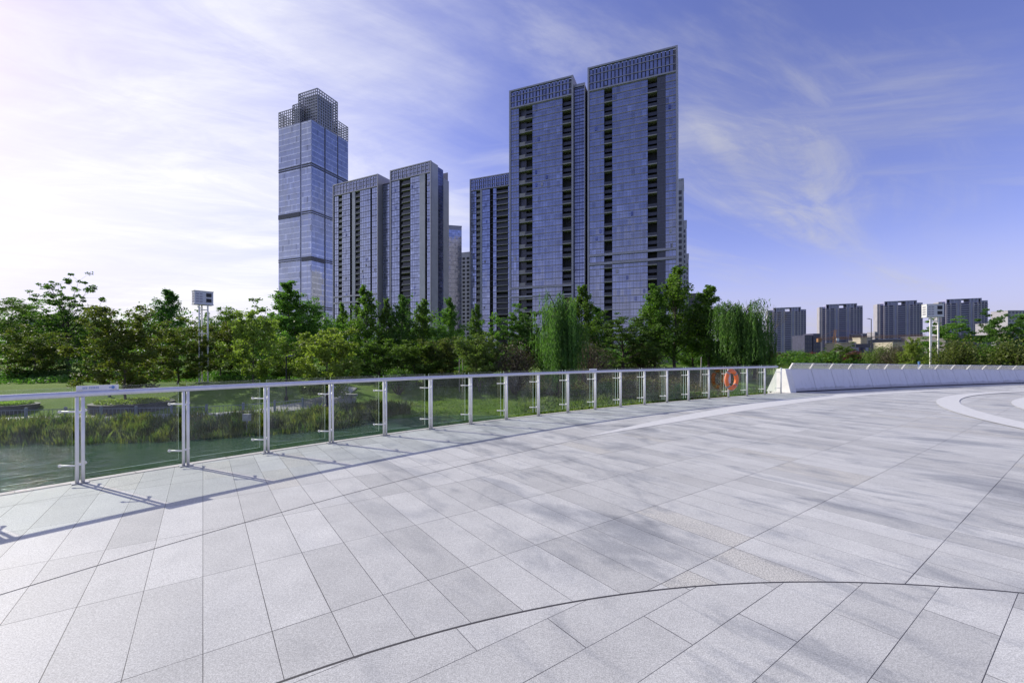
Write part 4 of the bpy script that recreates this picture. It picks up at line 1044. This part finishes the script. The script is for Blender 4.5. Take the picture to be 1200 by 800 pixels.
def willow_proto(seed, h, dense=1.):
    rng = np.random.default_rng(seed); rnd = random.Random(seed); tb = MB(); strands = []
    top = Vector((.02*h, 0, .62*h)); tb.tube((0,0,-.2), (0,.01*h,.35*h), .035*h, .026*h, 8); tb.tube((0,.01*h,.35*h), top, .026*h, .018*h, 8)
    for i in range(int(46*dense)):
        az = 2.4*i+rnd.uniform(-.4,.4); t = rnd.random(); p = Vector((0,.01*h,.35*h)).lerp(top, t); reach = h*rnd.uniform(.08,.27); rise = h*rnd.uniform(.10,.42)*(1-.3*(reach/h/.27))
        prev = p
        for k in range(1, 7):
            u = k/6; nx = p+Vector((math.cos(az)*reach*u, math.sin(az)*reach*u, rise*math.sin(u*1.9)/math.sin(1.57)*.95)); tb.tube(prev, nx, .008*h*(1-u*.75), .008*h*(1-(u+.16)*.75), 4, caps=False)
            for s_ in range(4 if k > 2 else 1):
                strands.append((nx+Vector((rnd.gauss(0,.02*h), rnd.gauss(0,.02*h), rnd.gauss(0,.015*h))), rnd.uniform(.08,.5)*h))
            prev = nx
    P = []; D = []
    for (s, L) in strands:
        L = min(L, s.z-.05*h); n = int(L/.10); 
        if n < 2: continue
        z = np.linspace(0, L, n); sway = np.array([rnd.gauss(0,.05), rnd.gauss(0,.05)])
        q = np.stack([s.x+sway[0]*z+rng.normal(size=n)*.05, s.y+sway[1]*z+rng.normal(size=n)*.05, s.z-z], 1); P.append(q)
    P = np.concatenate(P); D = np.tile(np.array([[0,0,-1.]]), (len(P),1))
    return tb, leaves_mesh('crown', P, D, .26, .22, rng, M['lf_willow']), 'bark', P
def bush_proto(seed, h, Rr, nl, lsize, leafm, barkm='twig', twigs=30):
    rng = np.random.default_rng(seed); rnd = random.Random(seed); tb = MB(); P = []
    for i in range(twigs):
        az = rnd.uniform(0, 6.28); el = rnd.uniform(.35, 1.5); r = rnd.uniform(.75, 1.05)
        e = Vector((math.cos(az)*math.cos(el)*Rr*r, math.sin(az)*math.cos(el)*Rr*r, h*(.12+.85*math.sin(el)*r)))
        mid = e*.5+Vector((0,0,.08*h)); tb.tube((0,0,-.1), mid, .018*h, .010*h, 4, caps=False); tb.tube(mid, e, .010*h, .003*h, 4, caps=False)
        for j in range(3):
            c = mid.lerp(e, .45+.28*j)+Vector((rnd.gauss(0,.08*Rr), rnd.gauss(0,.08*Rr), rnd.gauss(0,.05*h))); n = int(nl/twigs/3*rnd.uniform(.6,1.4))
            P.append(np.array(c)+rng.normal(size=(n,3))*np.array([.15*Rr,.15*Rr,.11*h]))
    P = np.concatenate(P); P = P[P[:,2] > .02]
    return tb, leaves_mesh('crown', P, None, lsize, .6, rng, M[leafm]), barkm, P
def bare_proto(seed, h):
    rnd = random.Random(seed); tb = MB(); tips = []
    def br(p, d, L, r, n):
        q = p+d*L; tb.tube(p, q, r, r*.65, 5, caps=False); tips.append(q)
        if n == 0: return
        for k in range(3 if n > 1 else 2):
            nd = (d+Vector((rnd.gauss(0,.42), rnd.gauss(0,.42), rnd.gauss(.12,.2)))).normalized(); br(q, nd, L*rnd.uniform(.6,.82), r*.55, n-1)
    br(Vector((0,0,-.2)), Vector((0,0,1)), h*.36, h*.016, 5)
    P = np.array([t[:] for t in tips])
    rng = np.random.default_rng(seed); k = P[P[:,2] > h*.3]; k = k[rng.random(len(k)) < .05]
    return tb, leaves_mesh('crown', k, None, .12, .5, rng, M['lf_olive']), 'palebark', P
dome = lambda t: (1-(2*t-.75)**2*.55) if t < .9 else .55
cone = lambda t: 1.1-.97*t
oval = lambda t: .55+.6*math.sin(math.pi*min(1, t*.85+.12))*.9
PROTO = {}
def reg(k, h, data):
    tb, cm, bk, P = data
    zt = np.percentile(P[:,2], 99.7); wx = (np.percentile(P[:,0], 98.5)-np.percentile(P[:,0], 1.5))
    me = bpy.data.meshes.new('trunk'); me.from_pydata(tb.v, [], tb.f); me.update(); me.materials.append(M[bk]); me.polygons.foreach_set('use_smooth', [True]*len(me.polygons))
    PROTO[k] = (me, cm, zt, wx)
for s_ in range(3): reg('broad%d'%s_, 10, tree_proto(20+s_, 10, .22, .36, oval, 24, lambda t: 22+40*t, .062, 34, .24, ('lf_green','lf_dark','lf_green')[s_], 'bark', drop=.12, tr=.02))
for s_ in range(3): reg('poplar%d'%s_, 12, tree_proto(40+s_, 12, .2, .2, cone, 34, lambda t: 42+14*t, .046, 26, .23, ('lf_green','lf_green','lf_dark')[s_], 'palebark', leader=1., tr=.012, drop=.10, flat=1.25, sub=2, taper=.6))
reg('spread0', 9, tree_proto(61, 9, .2, .44, oval, 17, lambda t: 14+48*t, .060, 40, .25, 'lf_dark', 'bark', drop=.22, tr=.028, flat=.6, leader=.85))
reg('spread1', 9, tree_proto(62, 9, .2, .42, oval, 17, lambda t: 18+45*t, .060, 40, .25, 'lf_green', 'bark', drop=.22, tr=.026, flat=.6, leader=.85))
reg('open0', 11, tree_proto(71, 11, .42, .34, lambda t: .75+.3*t, 17, lambda t: 30+30*t, .034, 26, .24, 'lf_dark', 'bark', drop=.12, tr=.024, flat=.7, leader=.85, sub=3))
reg('young0', 6, tree_proto(81, 6, .24, .36, oval, 22, lambda t: 20+42*t, .060, 30, .19, 'lf_brown', 'palebark', drop=.12, tr=.014))
reg('young1', 6, tree_proto(82, 6, .2, .40, oval, 22, lambda t: 15+45*t, .065, 30, .19, 'lf_brown', 'palebark', drop=.10, tr=.014))
reg('light0', 6, tree_proto(91, 6, .2, .34, oval, 20, lambda t: 20+42*t, .062, 30, .21, 'lf_yellow', 'palebark', drop=.2, tr=.013))
reg('light1', 5, tree_proto(92, 5, .2, .40, oval, 18, lambda t: 15+42*t, .07, 30, .20, 'lf_yellow', 'palebark', drop=.18, tr=.014))
reg('multi0', 5, tree_proto(101, 5, .15, .40, oval, 24, lambda t: 30+35*t, .065, 30, .17, 'lf_olive', 'palebark', drop=.1, tr=.02, multi=4))
reg('multi1', 5, tree_proto(102, 5, .15, .40, oval, 24, lambda t: 30+35*t, .065, 30, .17, 'lf_green', 'palebark', drop=.1, tr=.02, multi=4))
reg('willow0', 9, willow_proto(111, 9)); reg('willow1', 9, willow_proto(113, 9, 1.25))
reg('grey0', 4, bush_proto(121, 4, 2.3, 3600, .13, 'lf_grey', 'twig', 60))
reg('bush0', 3, bush_proto(122, 3, 1.9, 4200, .16, 'lf_olive', 'twig', 36)); reg('bush1', 3, bush_proto(123, 3, 1.8, 4200, .16, 'lf_green', 'twig', 36))
reg('pink0', 3, bush_proto(124, 3, 1.7, 3600, .16, 'lf_pink', 'twig', 34)); reg('dbush0', 2, bush_proto(125, 2, 1.5, 4600, .13, 'lf_dark', 'twig', 30))
reg('bare0', 9, bare_proto(131, 9))
vrnd = random.Random(5)
def plant(kind, px, Y, ytop, wpx, label, name='tree', cat='tree', group=None, rot=None):
    tme, cme, zt, wx = PROTO[kind]; x = gx(px, Y); zb = tz(x, Y)-.06
    h = (HOR-ytop)/F*Y+EYE-zb; w = wpx/F*Y
    th = thing(name, label, cat, (x, Y, zb), vrnd.uniform(0, 6.28) if rot is None else rot, group)
    sz = h/zt; sx = max(.42*sz, min(1.9*sz, w/wx)); th.scale = (sx, sx, sz)
    t = link('trunk' if cat == 'tree' else 'stems', tme, None, th); c = link('crown' if cat == 'tree' else 'foliage', cme, None, th)
    return th
G_L, G_P, G_R = 'trees on the left bank', 'trees in front of the towers', 'trees beyond the parapet'
L = [
 # left bank, back to front
 ('broad0', 12, 62, 349, 78, 'rounded dark green tree at the left edge of the picture', G_L),
 ('broad1', 48, 58, 352, 74, 'bushy green tree just left of the tall open-crowned tree', G_L),
 ('open0', 80, 55, 322, 60, 'tall open-crowned tree standing above the others at left', G_L),
 ('broad2', 112, 66, 372, 66, 'low green crown filling the gap right of the open-crowned tree', G_L),
 ('young1', 40, 47, 382, 70, 'bronze green young tree in front of the bushy tree at left', G_L),
 ('young0', 146, 34.3, 359, 92, 'bronze green tree growing in the round planter by the path', G_L),
 ('poplar2', 199, 62, 340, 52, 'dark pointed tree rising just left of the left box tower', G_L),
 ('broad1', 262, 64, 362, 50, 'dark rounded tree immediately right of the left box tower', G_L),
 ('young1', 208, 42, 374, 70, 'bronze green tree in front of the legs of the left box tower', G_L),
 ('young0', 258, 48, 378, 56, 'smaller bronze tree right of the left box tower legs', G_L),
 ('spread1', 288, 60, 352, 58, 'green spreading tree left of the big pointed tree', G_L),
 ('light0', 297, 42, 364, 62, 'light green young tree left of the short dark lamp post', G_L),
 ('poplar0', 338, 56, 331, 74, 'big pointed dark green tree below the office tower', G_L),
 ('broad0', 362, 58, 352, 62, 'rounded green tree joined to the right of the big pointed tree', G_L),
 ('light1', 384, 38, 386, 66, 'yellow green leafy small tree right of the short dark lamp post', G_L),
 ('young1', 340, 47, 396, 56, 'bronze low tree behind the short dark lamp post', G_L),
 # before the towers
 ('poplar1', 402, 64, 356, 34, 'slim poplar at the left foot of the left pair of towers', G_P),
 ('poplar0', 428, 62, 336, 50, 'tallest poplar in front of the left pair of towers', G_P),
 ('poplar1', 453, 62, 351, 30, 'slim poplar under the gap between the left pair of towers', G_P),
 ('poplar2', 472, 61, 346, 40, 'dark poplar in front of the right tower of the left pair', G_P),
 ('poplar0', 496, 62, 351, 38, 'poplar at the right foot of the left pair of towers', G_P),
 ('poplar1', 527, 62, 350, 40, 'poplar below the narrow bright blue tower', G_P),
 ('poplar0', 558, 63, 357, 30, 'slim poplar below the half hidden middle slab', G_P),
 ('multi1', 444, 50, 398, 56, 'low many-stemmed green tree under the tallest poplar of the left pair', G_P),
 ('multi1', 488, 50, 399, 60, 'low many-stemmed green tree left of the two pale poles', G_P),
 ('multi0', 516, 52, 396, 46, 'low many-stemmed olive tree behind the two pale poles', G_P),
 ('multi0', 562, 47, 392, 52, 'many-stemmed olive tree right of the two pale poles', G_P),
 ('spread1', 592, 58, 358, 48, 'open leafy tree in front of the left edge of the near pair', G_P),
 ('spread0', 617, 59, 359, 46, 'dark-trunked leafy tree directly left of the pale green willow', G_P),
 ('poplar1', 682, 60, 336, 52, 'tall light poplar rising behind the pale green willow', G_P),
 ('poplar2', 700, 62, 360, 40, 'darker poplar right of the one behind the willow', G_P),
 ('willow0', 655, 44, 350, 56, 'pale green weeping willow hanging down over the railing line', G_P),
 ('spread0', 730, 54, 365, 68, 'wide dark-limbed tree in front of the tallest tower', G_P),
 ('poplar0', 768, 57, 334, 58, 'left-hand poplar of the clump at the right corner of the tallest tower', G_P),
 ('poplar1', 791, 58, 313, 74, 'highest poplar in the clump at the right corner of the tallest tower', G_P),
 ('poplar0', 829, 58, 335, 66, 'leafy poplar right of the highest one, against open sky', G_P),
 ('broad2', 812, 62, 372, 50, 'rounded green crown low between the poplars right of the tallest tower', G_P),
 ('willow1', 864, 52, 356, 54, 'dark green weeping willow above the lifebuoy', G_P),
 ('willow0', 885, 54, 386, 38, 'lower weeping willow right beside the dark green one', G_P),
 ('bare0', 893, 62, 350, 40, 'bare leafless tree sticking out above the lower willow', G_P),
 # beyond the parapet
 ('spread1', 985, 88, 401, 32, 'pale-trunked tree below the crane mast', G_R),
 ('light0', 1070, 60, 396, 24, 'bright green sapling left of the white box tower legs', G_R),
 ('spread1', 1118, 72, 366, 56, 'spreading green tree right of the white box tower', G_R),
 ('spread0', 1178, 66, 362, 50, 'open leafy tree at the right edge of the picture', G_R),
 ('spread1', 1222, 64, 360, 60, 'leafy tree cut by the right edge of the picture', G_R),
]
for (k, px, Y, yt, w, lb_, g) in L: plant(k, px, Y, yt, w, lb_, 'willow_tree' if 'willow' in k else 'poplar_tree' if 'poplar' in k else 'tree', 'tree', g)
B = [
 ('grey0', 603, 46, 396, 54, 'greyish dry round bush left of the pale green willow'),
 ('grey0', 692, 47, 397, 50, 'brownish dome-shaped bush right of the pale green willow'),
 ('bush0', 752, 56, 402, 44, 'olive bush between the wide tree and the poplar clump'),
 ('bush0', 640, 60, 402, 50, 'olive bush in the shade behind the pale green willow'),
 ('dbush0', 467, 45, 431, 34, 'dark clipped-looking round bush just above the handrail'),
 ('bush1', 712, 42, 447, 26, 'low green bush below the brownish dome bush, seen through glass'),
 ('bush1', 868, 33, 452, 28, 'bright green shrub behind the glass beside the lifebuoy'),
 ('bush1', 796, 38, 448, 20, 'small green shrub behind the glass left of the lifebuoy'),
 ('bush1', 846, 60, 404, 40, 'green bush under the dark green willow'),
 ('pink0', 914, 100, 413, 22, 'pink-tinged shrub under the leftmost far block'),
 ('bush1', 934, 105, 410, 30, 'dark green shrub right of the leftmost pink-tinged one'),
 ('pink0', 953, 98, 412, 24, 'pink-tinged shrub in the gap between the first two far blocks'),
 ('bush0', 968, 95, 411, 26, 'olive shrub left of the pale-trunked tree'),
 ('pink0', 999, 92, 410, 22, 'pink-tinged shrub in front of the cream house'),
 ('bush0', 1034, 80, 404, 34, 'olive bush right of the street lamp'),
 ('grey0', 1050, 74, 401, 34, 'dry brownish bush in the middle between lamp and white box tower'),
 ('bush0', 1066, 72, 407, 30, 'low olive bush just left of the white box tower legs'),
 ('bush0', 1122, 60, 394, 46, 'large olive bush right of the white box tower legs'),
 ('bush1', 1152, 66, 404, 38, 'green bush behind the slim grey post'),
 ('bush0', 1186, 56, 396, 60, 'large olive bush at the right edge above the parapet'),
 ('bush1', 1165, 58, 403, 34, 'yellow green bush left of the large one at the right edge'),
]
for (k, px, Y, yt, w, lb_) in B: plant(k, px, Y, yt, w, lb_, 'bush', 'bush', 'bushes among the trees')

def hedge(label, pts, hgt, wid, n, seed):
    th = thing('hedge', label, 'hedge', (pts[0][0], pts[0][1], tz(*pts[0])-.05), 0, 'clipped hedges'); O = th.location
    rng = np.random.default_rng(seed); P = []
    fine = resample(pts, .25); m_ = MB()
    m_.sweep([(a-O.x, b_-O.y, tz(a, b_)-O.z) for a, b_ in fine], [(-wid/2+.12,0),(wid/2-.12,0),(wid/2-.12,hgt-.12),(-wid/2+.12,hgt-.12)]); m_.build('inner_growth', M['lf_hedge'], th)
    fa = np.array(fine); i = rng.integers(0, len(fa)-1, n); f = rng.random(n)[:,None]; q = fa[i]*(1-f)+fa[i+1]*f
    t = fa[i+1]-fa[i]; t /= np.linalg.norm(t, axis=1, keepdims=True)+1e-9; nn = np.stack([-t[:,1], t[:,0]], 1)
    per = rng.random(n)*(2*hgt+wid); u = np.where(per < hgt, -wid/2, np.where(per > hgt+wid, wid/2, per-hgt-wid/2)); z = np.where(per < hgt, per, np.where(per > hgt+wid, per-hgt-wid, hgt))
    q = q+nn*u[:,None]; zz = terr(q[:,0], q[:,1])+z
    P = np.stack([q[:,0]-O.x, q[:,1]-O.y, zz-O.z], 1)+rng.normal(size=(n,3))*.06
    link('foliage', leaves_mesh('foliage', P, None, .13, .6, rng, M['lf_hedge']), None, th)
hedge('low dark hedge below the open-crowned tree at left', [(gx(14,47),47),(gx(120,46),46)], .85, 1.4, 9000, 1)
hedge('low hedge behind the yellow green tree and the lamp post', [(gx(262,50),50),(gx(352,51),51)], .8, 1.2, 6500, 4)
hedge('straight dark hedge behind the two pale poles', [(gx(496,50),50),(gx(560,50),50)], .95, 1.3, 6000, 2)
hedge('low hedge along the lawn behind the wide dark-limbed tree', [(gx(700,60),60),(gx(840,58),58)], .9, 1.3, 8000, 3)

# ---- ground-hugging growth
def scatter_land(n, xr, yr, dmin, dmax, rng, cond=None):
    out = []; tot = 0
    while tot < n:
        X = rng.uniform(*xr, n); Y = rng.uniform(*yr, n); d = shore_d(X, Y); k = (d > dmin) & (d < dmax)
        if cond is not None: k &= cond(X, Y, d)
        out.append(np.stack([X[k], Y[k]], 1)); tot += k.sum()
    return np.concatenate(out)[:n]
rng = np.random.default_rng(77)
def blades(name, Q, hgt, wid, mat, rng, zoff=0.):
    n = len(Q); z = terr(Q[:,0], Q[:,1])+zoff; h = hgt*rng.uniform(.5, 1.3, n)*(1+.30*np.sin(Q[:,0]*1.7+Q[:,1])*np.sin(Q[:,1]*2.3-Q[:,0]*.6)+.18*np.sin(Q[:,0]*4.1)); a = rng.uniform(0, 6.28, n); w = wid*rng.uniform(.7, 1.3, n)
    ln = rng.normal(size=(n,2))*.16*h[:,None]
    b0 = np.stack([Q[:,0]-np.cos(a)*w, Q[:,1]-np.sin(a)*w, z-.05], 1); b1 = np.stack([Q[:,0]+np.cos(a)*w, Q[:,1]+np.sin(a)*w, z-.05], 1)
    mid = np.stack([Q[:,0]+ln[:,0]*.35+np.cos(a)*w*.8, Q[:,1]+ln[:,1]*.35+np.sin(a)*w*.8, z+h*.6], 1); tp = np.stack([Q[:,0]+ln[:,0], Q[:,1]+ln[:,1], z+h], 1)
    v = np.stack([b0, b1, mid, tp], 1).reshape(-1, 3); me = quad_mesh(name, v, np.arange(4*n).reshape(n, 4)); me.materials.append(mat); return link(name, me, None)
Q = scatter_land(44000, (-62, -5.5), (14, 40), -.8, 3.5, rng, lambda X, Y, d: (X < -9.3-.8*np.sin(Y*1.7)) & (np.random.default_rng(3).random(X.shape) < np.where(d < .6, .45+.5*np.sin(X*1.9)*np.sin(Y*2.7+X), .8+.2*np.sin(X*.9+Y))))
stuff(blades('reeds', Q, .66, .019, M['lf_reed'], rng), 'dense green and yellow reeds along the far bank', 'reeds')
Q = scatter_land(3200, (-60, -10), (14, 40), 2.2, 3.9, rng); nQ = len(Q)
P = np.stack([Q[:,0], Q[:,1], terr(Q[:,0], Q[:,1])+rng.uniform(.4, .75, nQ)], 1)
P = P[rng.random(nQ) < .06]
fl = link('flowers', leaves_mesh('flowers', P, None, .13, .9, rng, pmat('flower_petals', (.6,.42,.08), .6, 0, .2, 1)), None); stuff(fl, 'scattered yellow flowers above the reeds', 'flowers')
def meadow_c(X, Y, d): return (X > 1.0+(Y-36)*-.95-.0) & (X > .6) & (X/Y*F+600 < 1010)
Q = scatter_land(36000, (0, 42), (29, 52), .0, 11, rng, meadow_c)
P = np.stack([Q[:,0], Q[:,1], terr(Q[:,0], Q[:,1])+rng.uniform(.02, .55, len(Q))*(.7+.5*np.sin(Q[:,0]*1.3)*np.sin(Q[:,1]*.9))], 1)
stuff(link('ground_cover', leaves_mesh('ground_cover', P, np.tile([[0,0,.8]],(len(P),1)), .26, .35, rng, M['lf_meadow']), None), 'leafy yellow green ground cover sloping down behind the railing', 'ground cover')
Q = scatter_land(22000, (0, 30), (38, 58), 9, 22, rng, lambda X, Y, d: (X/Y*F+600 > 588) & (X/Y*F+600 < 860))
P = np.stack([Q[:,0], Q[:,1], terr(Q[:,0], Q[:,1])+rng.uniform(.02, .35, len(Q))], 1)
stuff(link('undergrowth', leaves_mesh('undergrowth', P, None, .22, .5, rng, M['lf_rust']), None), 'rusty brown undergrowth below the trees in front of the near towers', 'undergrowth')
Q = scatter_land(30000, (-76, -6), (36, 74), 19.5, 34, rng)
P = np.stack([Q[:,0], Q[:,1], terr(Q[:,0], Q[:,1])+rng.uniform(.02, 1., len(Q))*np.interp(shore_d(Q[:,0], Q[:,1]), [21, 26, 34], [.5, 1.1, 2.3])*(.8+.3*np.sin(Q[:,0]*.8))], 1)
stuff(link('undergrowth', leaves_mesh('undergrowth', P, None, .26, .5, rng, M['lf_dark']), None), 'dark leafy undergrowth below the trees on the left bank', 'undergrowth')
# lawn blades close enough to show
Q = scatter_land(26000, (-9, 6), (33, 54), .2, 17, rng, lambda X, Y, d: (X/Y*F+600 > 470) & (X/Y*F+600 < 640))
stuff(blades('lawn_grass', Q, .10, .03, M['lf_meadow'], rng), 'short mown grass on the sloping lawn behind the railing', 'grass')
# wooded belt far behind: reads as one mass
Q = np.stack([rng.uniform(-230, 260, 120000), rng.uniform(84, 125, 120000)], 1); hv = 3.6+1.9*np.sin(Q[:,0]*.23)+1.3*np.sin(Q[:,0]*.61+1)+.8*np.sin(Q[:,1]*.4)
k = (np.abs(Q[:,0]/Q[:,1]*F+600-440) < 640) | (Q[:,0] > 60) ; Q = Q[k]; hv = hv[k]
right = Q[:,0]/Q[:,1]*F+600 > 890; hv = np.where(right, hv*.42, np.where(Q[:,0] < -15, hv*1.75+1.5, hv*1.2))
P = np.stack([Q[:,0], Q[:,1], -.6+hv*rng.uniform(0, 1, len(Q))**.7], 1)
stuff(link('far_woods', leaves_mesh('far_woods', P, None, .6, .65, rng, M['lf_dark']), None), 'dark belt of far woods behind the front trees', 'woods')

# parked cars half hidden beyond the parapet
def car(px, Y, label, rz):
    x = gx(px, Y); th = thing('parked_car', label, 'car', (x, Y, tz(x, Y)), rz, 'cars beyond the parapet')
    b = MB(); prof = [(-2.1,.35),(-2.15,.75),(-1.6,.92),(-.9,.97),(-.35,1.42),(1.05,1.45),(1.7,1.0),(2.1,.9),(2.15,.35)]
    b.add([(x_, -.85, z) for x_, z in prof]+[(x_, .85, z) for x_, z in prof], [tuple(range(9))[::-1], tuple(range(9,18))]+[(k,(k+1)%9,9+(k+1)%9,9+k) for k in range(9)]); b.build('body', M['carpaint'], th)
    for s_ in (-1, 1):
        b = MB(); b.add([(-.75,s_*.856,.99),(.3,s_*.856,.99),(.3,s_*.856,1.36),(-.35,s_*.856,1.36)], [(0,1,2,3)]); b.add([(.38,s_*.856,.99),(1.5,s_*.856,1.0),(1.05,s_*.856,1.38),(.38,s_*.856,1.36)], [(0,1,2,3)]); b.build('window', M['carglass'], th)
        for wx in (-1.35, 1.35):
            b = MB(); b.tube((wx,s_*.70,.33), (wx,s_*.88,.33), .33, n=16); w = b.build('wheel', M['tyre'], th)
            b = MB(); b.tube((wx,s_*.88,.33), (wx,s_*.89,.33), .2, n=12); b.build('rim', M['clamp'], w)
car(896, 110, 'white car parked under the lower willow', .1); car(919, 112, 'white car parked below the pink-tinged shrub of the leftmost far block', -.1)
